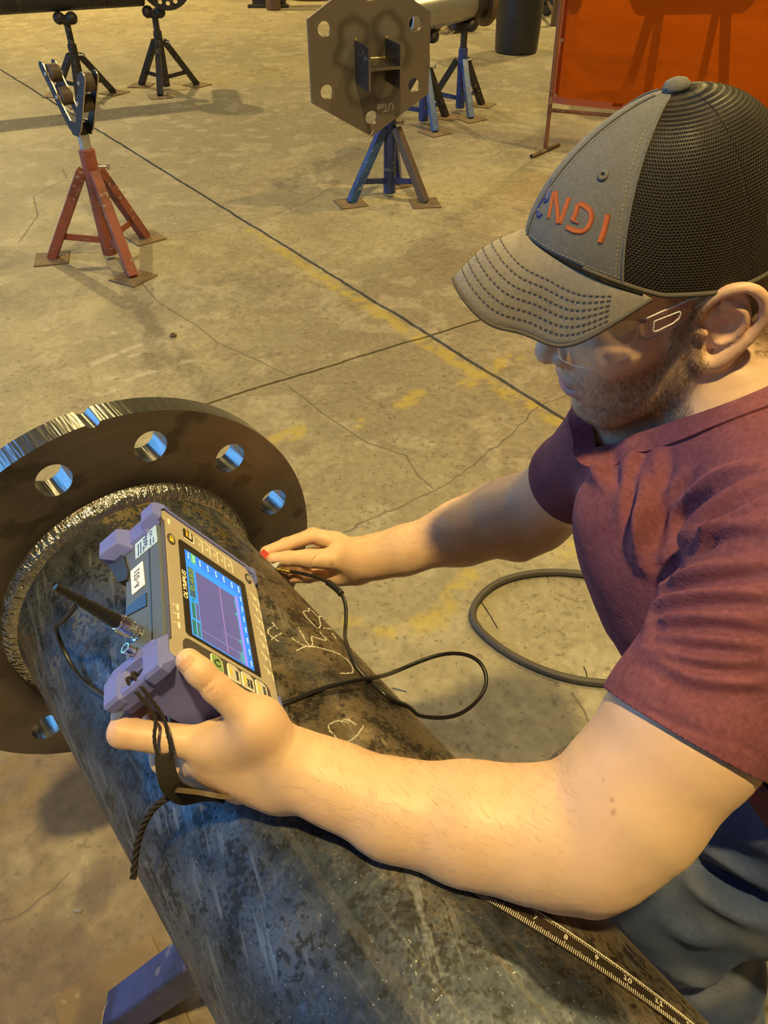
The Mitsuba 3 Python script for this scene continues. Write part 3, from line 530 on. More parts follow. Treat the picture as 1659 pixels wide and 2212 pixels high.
# ---------------------------------------------------------------- flaw detector in the left hand
DS = 0.86
DR = np.array([[-.255, -.5934, .7634], [.9656, -.1152, .233], [-.0503, .7966, .6024]])
DO = CO + DS * (np.array([-.1762, .5715, .7856]) - CO)
def dl(x, y, z=0.0): return DO + DS * (DR @ np.array([x, y, z]))      # device coordinates: x along the lettering, y up the face, z out of it
def dm(m): return place(m.copy().apply_scale(DS), DO, DR[:, 0], DR[:, 1], DR[:, 2])
def hull(*pts): return trimesh.convex.convex_hull(np.vstack(pts))
def chull(lo, hi, ch): return cbox(lo, hi, ch).vertices
mat('m_case', (0.085, 0.1, 0.125), 0.45, 0, 0.4); mat('m_face', (0.4, 0.34, 0.27), 0.5, 0, 0.3); mat('m_face_edge', (0.09, 0.07, 0.06), 0.5)
mat('m_bumper', (0.135, 0.15, 0.45), 0.55, 0, 0.35, bump=lambda p, n, uv: 0.0002 * noise(p.x * 900, p.y * 900, p.z * 900), bscale=0.6)
mat('m_bezel', (0.012, 0.011, 0.012), 0.2, 0, 0.5); mat('m_pad', (0.075, 0.062, 0.06), 0.55, 0, 0.3); mat('m_white_print', (0.8, 0.76, 0.62), 0.6); mat('m_cream', (0.85, 0.74, 0.5), 0.6)
mat('m_key', (0.52, 0.49, 0.44), 0.5); mat('m_green_key', (0.22, 0.36, 0.12), 0.5); mat('m_yellow', (0.85, 0.55, 0.03), 0.5); mat('m_ink', (0.02, 0.02, 0.035), 0.6); mat('m_blue_ink', (0.02, 0.05, 0.2), 0.6)
mat('m_paper', (0.82, 0.8, 0.84), 0.6); mat('m_blue_paper', (0.42, 0.55, 0.68), 0.5); mat('m_chrome', (0.78, 0.76, 0.74), 0.14, 1.0); mat('m_gold', (0.8, 0.56, 0.16), 0.25, 1.0)
mat('m_dark_teal', (0.02, 0.13, 0.14), 0.4)
D = thing('flaw_detector', 'handheld flaw detector with purple bumpers and glowing blue screen, held over the pipe', 'flaw detector')
case = cbox((-.108, -.0745, -.064), (.108, .0745, -.004), .005)
add(D + '__case', dm(case), 'm_case', False)
add(D + '__case__seam', dm(cbox((-.084, .0742, -.0235), (.086, .0751, -.0222))), 'm_bezel', False)
add(D + '__case__window', dm(ext(sg.Polygon([(-.0225, .0285), (-.0025, .0285), (-.0005, .0555), (-.0125, .0595)]), .0012).apply_transform(trimesh.transformations.rotation_matrix(math.pi / 2, [1, 0, 0])).apply_translation([0, .0757, 0]).apply_transform(np.diag([1, 1, -1, 1]))), 'm_bezel', False)
W, Hh = .113, .076
pl = sg.Polygon([(-W, -Hh + .006), (-W + .005, -Hh), (-.094, -Hh), (-.091, -Hh + .003), (.078, -Hh + .003), (.082, -Hh + .003), (.103, -Hh + .009), (W, -Hh + .02), (W, Hh - .003), (W - .003, Hh), (.098, Hh), (.094, Hh - .004), (-.09, Hh - .004), (-.094, Hh), (-W + .003, Hh), (-W, Hh - .004)])
e = ext(pl.buffer(.0014), .004).apply_translation([0, 0, -.0045]); add(D + '__front_panel__edge', dm(e), 'm_face_edge', False)
add(D + '__front_panel', dm(bev(pl, .0035, .0006).apply_translation([0, 0, -.003])), 'm_face', False)
# rubber bumpers round both ends
from manifold3d import Manifold, Mesh
def mf(m): 
    m = m.copy(); m.merge_vertices(); return Manifold(Mesh(vert_properties=np.asarray(m.vertices, np.float32), tri_verts=np.asarray(m.faces, np.uint32)))
def tm(M): q = M.to_mesh(); return trimesh.Trimesh(q.vert_properties[:, :3], q.tri_verts, process=True)
def bumper(sx):
    ps = [hull(chull((.111, -.079, -.058), (.122, .079, .0015), .003))]
    for sy in (1, -1):
        b = lambda x0, x1, y0, y1, z0, z1, c=.003: chull((x0, min(sy * y0, sy * y1), z0), (x1, max(sy * y0, sy * y1), z1), c)
        big = .004 if sx < 0 else 0.0
        ps.append(hull(b(.094 - big * 2.5, .123, .066, .0775, -.03, .0025), b(.1 - big * 2, .126 + big, .07, .085 + big * .3, -.026, -.002)))          # front block
        ps.append(hull(b(.088 - big * 3, .122, .064, .0785, -.074, -.046), b(.096, .125 + big * .5, .072, .086 if sx < 0 else .09, -.078 if sx < 0 else -.088, -.055)))           # rear block
        ps.append(hull(b(.092 - big * 3, .114, .067, .0785, -.06, -.02)))                                               # link at the bottom of the notch
        ps.append(hull(b(.108, .122, .055, .0785, -.074, .001)))
        if sx < 0: ps.append(hull(b(.084, .126, .064, .0835, -.07, -.012)))
    m = mf(ps[0])
    for q in ps[1:]: m = m + mf(q)
    cut = hull(chull((-.126, -.0735, -.0632), (.1105, .0735, .02), .004)); m = m - mf(cut)
    cut = hull(*[np.array([[x, y, z]]) for x, y in [(q[0] * 1.0, q[1]) for q in pl.buffer(.0016).exterior.coords] for z in (-.005, .02)]); m = m - mf(cut)
    if sx < 0:   # recess for the hand strap
        rec = hull(*[chull((.1, .0745, -.051), (.1165, .08, -.031), .003), chull((.096, .082, -.056), (.1195, .11, -.025), .004)]); m = m - mf(rec)
        for sy in (1,):
            pass
    m = tm(m)
    if sx < 0: m.apply_transform(np.diag([-1, 1, 1, 1])); m.invert()
    return m
for sx in (1, -1): add(D + '__bumper', dm(bumper(sx)), 'm_bumper', 25)
add(D + '__strap_anchor', dm(cat(cbox((-.119, .072, -.054), (-.098, .0758, -.028), .0015), crod((-.112, .078, -.05), (-.112, .078, -.032), .0028))), 'm_black_plastic', False)
# tilt stand on the back
def side(poly_xz, y=.0748, h=.0006):
    m = ext(sg.Polygon([(x, z) for x, z in poly_xz]).buffer(.0008, quad_segs=4), h); return m.apply_transform(trimesh.transformations.rotation_matrix(math.pi / 2, [1, 0, 0])).apply_translation([0, y + h, 0])
hs = side([(.119, -.089), (.113, -.071), (.082, -.0605), (.052, -.0535), (.041, -.0555), (.047, -.0665), (.08, -.079), (.106, -.0905)], y=.0665, h=.0115); add(D + '__back_stand', dm(hs), 'm_black_plastic', 30)
# the screen
zf = .0005
add(D + '__bezel', dm(ext(rrect(-.0725, -.0495, .0762, .0545, .004).union(sg.box(-.0725, -.0495, -.06, -.045)), .0012).apply_translation([0, 0, zf])), 'm_bezel', False)
LX0, LX1, LY0, LY1 = -.0700, .0632, -.0398, .0470
quads = []
def qd(x0, y0, x1, y1, c, z): quads.append((x0, y0, x1, y1, np.array(c, float), z))
CY, CYD, PL, TE = (0.012, 0.3, 0.95), (0.008, 0.2, 0.75), (0.115, 0.1, 0.235), (0.03, 0.32, 0.38)
z0 = zf + .0013
qd(LX0, LY0, LX1, LY1, CY, z0)
qd(-.0685, -.0263, .0352, .0335, PL, z0 + .0001)
for i, (a, b) in enumerate([(.0472, .0395), (.0388, .0315), (.0308, .021), (.0203, .0085), (.0078, -.004), (-.0047, -.0165), (-.0172, -.029), (-.0297, -.0395)]):   # menu column at the right end of the screen
    qd(.0465, b, .0625, a, CYD if i != 1 else (0.1, 0.5, 0.15), z0 + .0001)
for x in np.linspace(LX0 + .0005, .048, 8)[:-1]: qd(x, -.0393, x + .0155, -.0318, CYD, z0 + .0001)
qd(-.07, -.0308, .0385, -.0268, (0.34, 0.22, 0.82), z0 + .0002)
qd(-.0135, .0362, .0352, .0458, TE, z0 + .0002); qd(-.0125, .037, .0345, .045, (0.03, 0.1, 0.13), z0 + .0003)
for x0, x1, y0, y1 in ((-.045, -.0205, .0397, .0445), (-.0685, -.0475, .0405, .0458), (-.0685, -.0475, .0348, .0395), (-.0445, -.019, .0345, .0388)):
    qd(x0 - .0006, y0 - .0005, x1 + .0006, y1 + .0005, (0.1, 0.55, 0.9), z0 + .0002); qd(x0, y0, x1, y1, (0.03, 0.12, 0.14) if y0 > .0394 else PL, z0 + .0003)
qd(-.0662, -.0026, .0352, -.0014, (0.42, 0.2, 0.46), z0 + .0002)
for x, y0, y1, w in ((-.0562, -.026, .0318, .0007), (-.0378, -.026, .0028, .0007)): qd(x, y0, x + w, y1, (0.3, 0.28, 0.5), z0 + .0002)
rng = np.random.default_rng(3); xx = np.linspace(-.068, .0345, 170)
amp = 0.0015 + .011 * np.exp(-((xx + .066) / .009) ** 2) + .008 * np.exp(-((xx + .0372) / .0025) ** 2) + .005 * np.exp(-((xx + .055) / .003) ** 2) + .004 * np.exp(-((xx - .004) / .003) ** 2) + .003 * np.exp(-((xx - .022) / .006) ** 2)
for x, a in zip(xx, amp): qd(x, -.0262, x + .0005, -.0262 + a * (0.15 + 0.85 * rng.random()), (0.06, 0.42, 0.36), z0 + .0003)
V, Fq, Cq = [], [], []
for (x0, y0, x1, y1, c, z) in quads:
    n = len(V); V += [dl(x0, y0, z), dl(x1, y0, z), dl(x1, y1, z), dl(x0, y1, z)]; Fq += [[n, n + 1, n + 2], [n, n + 2, n + 3]]; Cq += [c] * 4
scr = trimesh.Trimesh(V, Fq, process=False)
SCREEN_GAIN = 1.0
add(D + '__screen', scr, 'm_bezel', False, color=np.array(Cq) * SCREEN_GAIN, emitter={'type': 'area', 'radiance': {'type': 'mesh_attribute', 'name': 'vertex_color'}})
labels[D + '__screen'] = {'label': 'glowing blue display with a dark echo plot'}
def ftext(s, h, x, y, z, bold=False, rot=0.0, shear=0.0, wx=1.0, width=None, d=.0004):
    m = meshkit.text_mesh(s, h, d, bold); 
    if width: wx = width / m.extents[0]
    M = np.eye(4); M[0, 0] = wx; M[0, 1] = shear; m.apply_transform(M)
    if rot: m.apply_transform(trimesh.transformations.rotation_matrix(rot, [0, 0, 1]))
    m.apply_translation([x, y, z]); return m
zt = zf + .0001
add(D + '__bezel__lettering', dm(ftext('OLYMPUS', .0052, -.0218, .0487, zf + .0012, True, shear=.16, width=.0435)), 'm_cream', False)
add(D + '__screen__readout', dm(ftext('0.485', .0056, -.004, .0382, z0 + .0005, True, width=.0355)), 'm_green_key', False)
mat('m_lcd_text', (0.02, 0.3, 0.25), 0.5)
small = [('1', .0032, .004, .0385)]
sm = [ftext('1.401', .003, -.0435, .0406, z0 + .0005, True, width=.021), ftext('12.432', .003, -.0675, .0412, z0 + .0005, True, width=.019), ftext('109.1', .003, -.0675, .0357, z0 + .0005, True, width=.018), ftext('in', .003, -.0185, .0402, z0 + .0005, True)]
add(D + '__screen__small_readout', dm(cat(sm)), 'm_lcd_text', False)
bar = lambda x, y, w, h, z: cbox((x, y, z), (x + w, y + h, z + .0003))
mt = [bar(.0485 + dx, y, w, .0018, z0 + .0004) for y in (.0418, .034, .0245, .0125, .0, -.0123, -.025, -.036) for dx, w in ((0, .005), (.006, .0045))] + [bar(x + dx, -.0368, .0022, .0019, z0 + .0004) for x in np.linspace(-.0665, .034, 7) for dx in (0, .0032, .006)]
mat('m_lcd_white', (0.5, 0.85, 1.0), 0.5); add(D + '__screen__menu_text', dm(cat(mt)), 'm_lcd_white', False)
# keys and print on the face
def line(pts, w, z=zt, h=.0004): return ext(sg.LineString(pts).buffer(w / 2, cap_style=2, join_style=1, quad_segs=3), h).apply_translation([0, 0, z])
Fk = [((.1066, .0255), (.0881, .0131)), ((.1051, .0146), (.0851, .0024)), ((.1038, .0022), (.083, -.0090)), ((.1034, -.0102), (.0825, -.0220)), ((.1044, -.0233), (.0853, -.0364))]
for i, y in enumerate((.0268, .0147, .0026, -.0095, -.0216)):
    k = add(D + '__soft_key', dm(cat(line([(.104, y), (.104, y - .008), (.1015, y - .0105), (.083, y - .0105)], .001), ftext('F%d' % (i + 1), .0032, .0905, y - .0075, zt, True))), 'm_white_print', False)
for i in range(7):
    x = .068 - .0196 * i
    add(D + '__soft_key', dm(cat(line([(x, -.0592), (x - .0085, -.0592), (x - .0125, -.0632), (x - .0165, -.0712)] if False else [(x, -.0585), (x - .005, -.066), (x - .0075, -.0705), (x - .0165, -.0709)], .001), ftext('P%d' % (7 - i), .0032, x - .0105, -.0664, zt, True))), 'm_white_print', False)
ell = lambda cx, cy, a, b: shapely.affinity.scale(sg.Point(cx, cy).buffer(1, quad_segs=16), a, b)
k = add(D + '__lock_key', dm(ext(ell(.0658, .0655, .0085, .0055), .0012).apply_translation([0, 0, zf])), 'm_pad', False)
add(k + '__lock_icon', dm(cat(ext(rrect(.0605, .0628, .066, .0682, .001), .0004).apply_translation([0, 0, zf + .0012]), line([(.066, .0637), (.069, .0637), (.0705, .0655), (.069, .0673), (.066, .0673)], .0011, zf + .0012))), 'm_yellow', False)
k = add(D + '__second_function_key', dm(ext(rrect(.0885, .032, .103, .0455, .001), .0012).apply_translation([0, 0, zf])), 'm_bezel', False)
add(k + '__outline', dm(line([(.0865, .0445), (.0865, .031), (.0875, .03), (.1, .03)], .0012)), 'm_white_print', False)
add(k + '__lettering', dm(cat(ftext('2ND F', .003, .0893, .0395, zf + .0012, True, width=.0125))), 'm_yellow', False); add(k + '__lettering', dm(ftext('MENU', .0032, .0893, .0343, zf + .0012, True, width=.0125)), 'm_white_print', False)
k = add(D + '__power_key', dm(ext(ell(.0925, -.0588, .0085, .0052), .0012).apply_translation([0, 0, zf])), 'm_pad', False)
arc = [( .0925 + .003 * math.sin(a), -.0588 + .003 * math.cos(a)) for a in np.linspace(.6, 2 * math.pi - .6, 16)]
add(k + '__power_icon', dm(cat(line(arc, .0007, zf + .0012), line([(.0925, -.0588), (.0925, -.055)], .0007, zf + .0012))), 'm_white_print', False)
for i, x in enumerate((-.0668, -.0537, -.0415)):
    add(D + '__indicator', dm(ext(rrect(x - .0045, .0615, x + .0045, .064, .0012), .0005).apply_translation([0, 0, zf])), 'm_white_print', False)
    add(D + '__indicator__number', dm(ftext('123'[i], .003, x - .001, .0662, zt)), 'm_white_print', False)
add(D + '__indicator', dm(ext(rrect(.0925, .0652, .1015, .0685, .0014), .0005).apply_translation([0, 0, zf])), 'm_white_print', False)
pad = rrect(-.1075, -.0605, -.0785, .0595, .0095)
add(D + '__keypad', dm(ext(pad, .0006).apply_translation([0, 0, zf])), 'm_pad', False)
def key(y0, y1, m, txt, z=zf + .0006):
    poly = sg.Polygon([(-.0835, y1), (-.082, y1 - .0015), (-.082, y0 + .004), (-.085, y0), (-.1005, y0), (-.1005, y1)])
    k = add(D + '__key', dm(ext(poly.buffer(.0011), .0008).apply_translation([0, 0, z])), 'm_white_print', False)
    add(k + '__key_cap', dm(ext(poly, .0012).apply_translation([0, 0, z])), m, False)
    if m == 'm_green_key':
        a = [(-.0915 + .0037 * math.cos(t), (y0 + y1) / 2 + .0037 * math.sin(t)) for t in np.linspace(-.2, 4.4, 16)]
        add(k + '__arrow_mark', dm(cat(line(a, .0012, z + .0012), ext(sg.Polygon([(-.0895, (y0 + y1) / 2 - .003), (-.0865, (y0 + y1) / 2 + .0012), (-.0855, (y0 + y1) / 2 - .0025)]), .0004).apply_translation([0, 0, z + .0012]))), 'm_ink', False)
    else:
        w = txt.split()
        for i, s in enumerate(w): add(k + '__lettering', dm(ftext(s, .0031, -.0995, (y0 + .0024 + (len(w) - 1 - i) * .0042), z + .0012, True, width=.0125 if len(s) > 4 else .0105)), 'm_ink', False)
        add(k + '__mark', dm(bar(-.0955, y1 - .0042, .0085, .0024, z + .0012)), 'm_yellow', False)
key(.0095, .0232, 'm_green_key', ''); key(-.0142, .0008, 'm_key', 'RANGE'); key(-.034, -.0186, 'm_key', 'PEAK MEM'); key(-.0535, -.039, 'm_key', 'FREEZE')
# stickers on the side
def stext(s, h, x, z, width=None, bold=False, y=.0755):   # lettering on the side, reading along +x with its top towards the back
    m = meshkit.text_mesh(s, h, .0003, bold)
    if width: m.apply_scale([width / m.extents[0], 1, 1])
    # text x -> device x, text y -> device -z, text z -> device +y
    M = np.eye(4); M[:3, :3] = np.array([[1, 0, 0], [0, 0, 1], [0, -1, 0]]); m.apply_transform(M); return m.apply_translation([x, y, z])
k = add(D + '__asset_sticker', dm(side([(.0125, -.0485), (.051, -.0505), (.0515, -.0335), (.0125, -.031)])), 'm_paper', False)
add(k + '__handwriting', dm(stext('A-031', .0075, .0165, -.0378, .029)), 'm_ink', False)
k = add(D + '__calibration_sticker', dm(side([(.0655, -.0425), (.1045, -.0435), (.1005, -.012), (.0645, -.0105)])), 'm_blue_paper', False)
pr = [(x, z, w) for z, ws in ((-.0385, (.006, .004, .007)), (-.0345, (.005, .008, .004)), (-.0195, (.004, .006)), (-.015, (.005, .003)), (-.0305, (.003, .004))) for x, w in zip(.067 + np.r_[0, np.cumsum(np.array(ws) + .0012)], ws)]
add(k + '__print', dm(cat([cbox((x, .0754, z - .0008), (x + w, .0757, z + .0008)) for x, z, w in pr])), 'm_blue_ink', False)
def scrib(pts, w=.0009):
    q = spline(pts, 60); g = sg.LineString([(x, z) for x, z in q]).buffer(w / 2, quad_segs=3)
    return ext(g, .0003).apply_transform(trimesh.transformations.rotation_matrix(math.pi / 2, [1, 0, 0])).apply_translation([0, .0757, 0])
add(k + '__handwriting', dm(cat(scrib([(.071, -.029), (.074, -.0245), (.077, -.0295), (.079, -.024), (.082, -.0305), (.085, -.0245), (.087, -.031), (.09, -.0245), (.0935, -.03), (.096, -.025), (.099, -.031)]), scrib([(.082, -.02), (.084, -.0165), (.087, -.0205), (.089, -.0165), (.092, -.021)]), scrib([(.073, -.0265), (.084, -.026), (.098, -.0275)], .0007))), 'm_blue_ink', False)
# coaxial sockets on the side
BN = [dl(-.0518, .0745, -.041), dl(-.0864, .0745, -.037)]; ydir, xdir, zdir = DR[:, 1], DR[:, 0], DR[:, 2]
def socket(o):
    k = add(D + '__coax_socket', lathe(np.array([(0, 0), (.0085, 0), (.0085, .002), (.0068, .0025), (.0068, .005), (.0055, .0055), (.0055, .008), (.0058, .0085), (.0058, .0105), (.0048, .011), (.0048, .0185), (.0052, .019), (.0052, .0205), (.0042, .0205), (.0042, .014), (0, .014)]) * DS, o, ydir, 32), 'm_chrome', 30)
    add(k + '__lug', crod(o + ydir * .0135 * DS - xdir * .0068 * DS, o + ydir * .0135 * DS + xdir * .0068 * DS, .0012, .0002, 10), 'm_chrome')
for o in BN: socket(o)
# ---------------------------------------------------------------- smooth solids: primitives joined with a soft minimum, meshed by surface nets
class Sdf:
    def __init__(self): self.items = []
    def add(self, fn, c, r, k=0.006, op='+'):
        self.items.append((fn, np.asarray(c, float), float(r), k, op)); return self
    def rc(self, a, b, ra, rb, k=0.006, op='+', flat=None):
        a, b = np.asarray(a, float), np.asarray(b, float); ab = b - a; L2 = ab @ ab + 1e-12
        def fn(p):
            t = np.clip((p - a) @ ab / L2, 0, 1); q = p - a - t[:, None] * ab
            r = ra + (rb - ra) * t
            if flat is not None:
                n, f = flat; d = q @ n; return (np.sqrt(np.maximum((q * q).sum(1) - d * d, 0) + (d / f) ** 2) - r) * min(1, (1 + f) / 2)
            return np.sqrt((q * q).sum(1)) - r
        return self.add(fn, (a + b) / 2, np.sqrt(L2) / 2 + max(ra, rb), k, op)
    def chain(self, pts, rs, k=0.004, **kw):
        for i in range(len(pts) - 1): self.rc(pts[i], pts[i + 1], rs[i], rs[i + 1], k, **kw)
        return self
    def el(self, c, r, k=0.006, op='+', R=None):
        c, r = np.asarray(c, float), np.asarray(r, float); R = np.eye(3) if R is None else R
        def fn(p):
            q = (p - c) @ R; k0 = np.sqrt(((q / r) ** 2).sum(1)); k1 = np.sqrt(((q / r ** 2) ** 2).sum(1)); return k0 * (k0 - 1) / np.maximum(k1, 1e-9)
        return self.add(fn, c, r.max(), k, op)
    def sub(self, s, k=0.004):       # another Sdf as one item
        cs = np.array([i[1] for i in s.items]); c = (cs.max(0) + cs.min(0)) / 2; r = max(np.linalg.norm(i[1] - c) + i[2] for i in s.items if i[4] == '+')
        return self.add(s, c, r, k)
    def __call__(self, p, margin=0.03):
        d = np.full(len(p), margin + 0.02)
        for fn, c, r, k, op in self.items:
            m = ((p - c) ** 2).sum(1) < (r + margin) ** 2
            if not m.any(): continue
            v = fn(p[m]); o = d[m]
            if op == '+': h = np.maximum(k - np.abs(o - v), 0) / k; d[m] = np.minimum(o, v) - h * h * k / 4
            else: h = np.maximum(k - np.abs(o + v), 0) / k; d[m] = np.maximum(o, -v) + h * h * k / 4
        return d
def surface_nets(f, lo, hi, h, B=14, grow=1.7):
    lo = np.array(lo, float); nb = np.ceil((np.array(hi) - lo) / (h * B)).astype(int)
    g = np.stack(np.meshgrid(*[np.arange(n) for n in nb], indexing='ij'), -1).reshape(-1, 3)
    half = B * h * 0.866
    d = f(lo + (g + 0.5) * B * h, margin=half * grow * 1.5 + 0.02)
    g = g[np.abs(d) < half * grow]
    S = B + 2; off = np.stack(np.meshgrid(*[np.arange(-1, B + 1)] * 3, indexing='ij'), -1).reshape(-1, 3)
    keys, pos, quads = [], [], []; BIG = np.int64(1 << 20)
    key = lambda i: (i[..., 0] + 8) * BIG * BIG + (i[..., 1] + 8) * BIG + (i[..., 2] + 8)
    for s in range(0, len(g), 80):
        gb = g[s:s + 80]; idx = gb[:, None] * B + off[None]
        v = f(lo + idx.reshape(-1, 3) * h, margin=0.012).reshape(len(gb), S, S, S)
        corners = np.stack([v[:, a:S - 1 + a, b:S - 1 + b, c:S - 1 + c] for a, b, c in np.ndindex(2, 2, 2)], -1)
        sgn = corners < 0; act = sgn.any(-1) & ~sgn.all(-1)
        w = np.nonzero(act)
        if not len(w[0]): continue
        cv = corners[w]; acc = np.zeros((len(cv), 3)); cnt = np.zeros(len(cv)); C8 = np.array(list(np.ndindex(2, 2, 2)))
        for i in range(8):
            for j in range(i + 1, 8):
                if np.abs(C8[i] - C8[j]).sum() == 1:
                    m = (cv[:, i] < 0) != (cv[:, j] < 0); t = cv[:, i] / np.where(m, cv[:, i] - cv[:, j], 1)
                    acc += np.where(m[:, None], C8[i] + t[:, None] * (C8[j] - C8[i]), 0); cnt += m
        cell = gb[w[0]] * B + np.stack(w[1:], 1) - 1
        keys.append(key(cell)); pos.append(lo + (cell + acc / cnt[:, None]) * h)
        for ax in range(3):      # edges from node n along ax, n in [0, B)
            o1, o2 = (ax + 1) % 3, (ax + 2) % 3
            sl = [slice(1, S - 1)] * 3; sl2 = list(sl); sl2[ax] = slice(2, S)
            a, b = v[(slice(None), *sl)] < 0, v[(slice(None), *sl2)] < 0
            e = np.nonzero(a != b)
            if not len(e[0]): continue
            n = gb[e[0]] * B + np.stack(e[1:], 1); q = []
            for d1, d2 in ((-1, -1), (0, -1), (0, 0), (-1, 0)):
                m = n.copy(); m[:, o1] += d1; m[:, o2] += d2; q.append(key(m))
            q = np.stack(q, 1); fl = ~a[e]; q[fl] = q[fl][:, ::-1]; quads.append(q)
    keys, pos, quads = np.concatenate(keys), np.vstack(pos), np.vstack(quads)
    uk, first = np.unique(keys, return_index=True); V = pos[first]
    qi = np.searchsorted(uk, quads); ok = (np.take(uk, np.minimum(qi, len(uk) - 1)) == quads).all(1); qi = qi[ok]
    m = trimesh.Trimesh(V, np.vstack([qi[:, [0, 1, 2]], qi[:, [0, 2, 3]]]), process=False)
    if m.volume < 0: m.invert()
    return m
def smooth(m, it=4):
    import scipy.sparse as sp
    e = m.edges_unique; n = len(m.vertices); A = sp.coo_matrix((np.ones(len(e) * 2), (np.r_[e[:, 0], e[:, 1]], np.r_[e[:, 1], e[:, 0]])), shape=(n, n)).tocsr()
    A = sp.diags(1 / np.maximum(np.asarray(A.sum(1)).ravel(), 1)) @ A; v = np.array(m.vertices)
    for _ in range(it):
        v = v + 0.5 * (A @ v - v); v = v - 0.52 * (A @ v - v)
    return trimesh.Trimesh(v, m.faces, process=False)
def biggest(m):
    c = trimesh.graph.connected_components(m.face_adjacency, nodes=np.arange(len(m.faces))); m = trimesh.Trimesh(m.vertices, m.faces[max(c, key=len)], process=False); m.remove_unreferenced_vertices(); return m
def clip(m, g):
    """The part of the mesh where the per-vertex number g is below 0."""
    v, f = np.array(m.vertices), np.array(m.faces); s = g < 0; n = s[f].sum(1); keep = [f[n == 3]]; new, cache, out = [], {}, []
    def cut(a, b):
        k = (min(a, b), max(a, b))
        if k not in cache: t = g[k[0]] / (g[k[0]] - g[k[1]]); cache[k] = len(v) + len(new); new.append(v[k[0]] + t * (v[k[1]] - v[k[0]]))
        return cache[k]
    for t in f[(n == 1) | (n == 2)]:
        ins = s[t]
        if ins.sum() == 1: i = int(np.argmax(ins)); a, b, c = t[i], t[(i + 1) % 3], t[(i + 2) % 3]; out.append([a, cut(a, b), cut(a, c)])
        else: i = int(np.argmin(ins)); a, b, c = t[i], t[(i + 1) % 3], t[(i + 2) % 3]; x, y = cut(a, b), cut(a, c); out += [[b, c, x], [c, y, x]]
    if out: keep.append(np.array(out))
    m = trimesh.Trimesh(np.vstack([v, np.array(new).reshape(-1, 3)]), np.vstack(keep), process=False); m.remove_unreferenced_vertices(); return m
def thick(m, t):
    """The open sheet m given thickness t inwards."""
    v, n, f = np.array(m.vertices), np.array(m.vertex_normals), np.array(m.faces); N = len(v)
    e = np.sort(m.edges, axis=1); _, inv, cnt = np.unique(e, axis=0, return_inverse=True, return_counts=True); b = m.edges[cnt[inv.ravel()] == 1]
    return trimesh.Trimesh(np.vstack([v, v - n * t]), np.vstack([f, f[:, ::-1] + N, np.stack([b[:, 1], b[:, 0], b[:, 0] + N], 1), np.stack([b[:, 1], b[:, 0] + N, b[:, 1] + N], 1)]), process=False)

BODY_H = 0.0018      # grid of the body mesh in metres
# ---------------------------------------------------------------- the man: joints
HR = np.array([[-0.9644, 0.0725, -0.2543], [-0.0702, -0.9974, -0.0181], [-0.255, 0.0004, 0.9669]]); HR = Rot.from_matrix(HR).as_matrix(); HO = np.array([0.2546, 0.6502, 1.1148])
def hw(x, y, z): return HO + HR @ np.array([x, y, z])       # head coordinates: x to the face, y to his left, z up
def hl(p): return (np.asarray(p) - HO) @ HR
LS, LE, LW = P(1690, 1195, .585), P(1268, 1840, .607), P(655, 1668, .638)
RS, RE, RW = P(1338, 950, .80), P(1150, 1112, 1.01), P(778, 1207, 1.06)
NB = P(1592, 895, .70)                       # base of the neck
view = lambda p: nrm(CO - p)
B_ = Sdf()
# head
def H(*a): return hw(*a)
S = Sdf()
S.el(H(-.015, 0, .05), (.098, .075, .088), .01, R=HR); S.el(H(.045, 0, -.015), (.06, .058, .085), .02, R=HR)
for s in (1, -1):
    S.rc(H(.008, s * .055, -.05), H(.07, s * .022, -.098), .02, .018, .018); S.rc(H(.004, s * .06, -.01), H(.008, s * .055, -.05), .016, .018, .015)
    S.el(H(.06, s * .043, -.022), (.024, .02, .02), .025, R=HR)
    S.rc(H(.084, s * .034, .026), H(.097, s * .008, .024), .011, .011, .012)
S.el(H(.08, 0, -.101), (.02, .022, .017), .014, R=HR); S.el(H(.045, 0, -.068), (.052, .046, .042), .02, R=HR)
S.el(H(.078, 0, -.058), (.028, .032, .032), .016, R=HR)
for s in (1, -1): S.el(H(.098, s * .033, .006), (.013, .017, .010), .014, '-', R=HR); S.el(H(.078, s * .032, .003), (.0135, .0145, .0125), .004, R=HR); S.rc(H(.091, s * .022, .0045), H(.086, s * .044, .003), .0022, .0022, .003)
S.rc(H(.099, 0, .018), H(.115, 0, -.029), .0085, .0115, .008); S.el(H(.1165, 0, -.033), (.0115, .013, .0105), .005, R=HR)
for s in (1, -1): S.el(H(.1, s * .0145, -.0355), (.0155, .0085, .0105), .004, R=HR); S.el(H(.107, s * .0075, -.0455), (.006, .0035, .004), .002, '-', R=HR)
S.el(H(.1, 0, -.0603), (.0105, .0245, .0056), .005, R=HR); S.el(H(.0985, 0, -.0738), (.0115, .0225, .0066), .005, R=HR)
S.el(H(.109, 0, -.0668), (.016, .0275, .0019), .002, '-', R=HR); S.el(H(.108, 0, -.085), (.01, .02, .006), .008, '-', R=HR)
S.rc(H(.079, .03, -.05), H(.086, .027, -.07), .0015, .002, .006, '-')
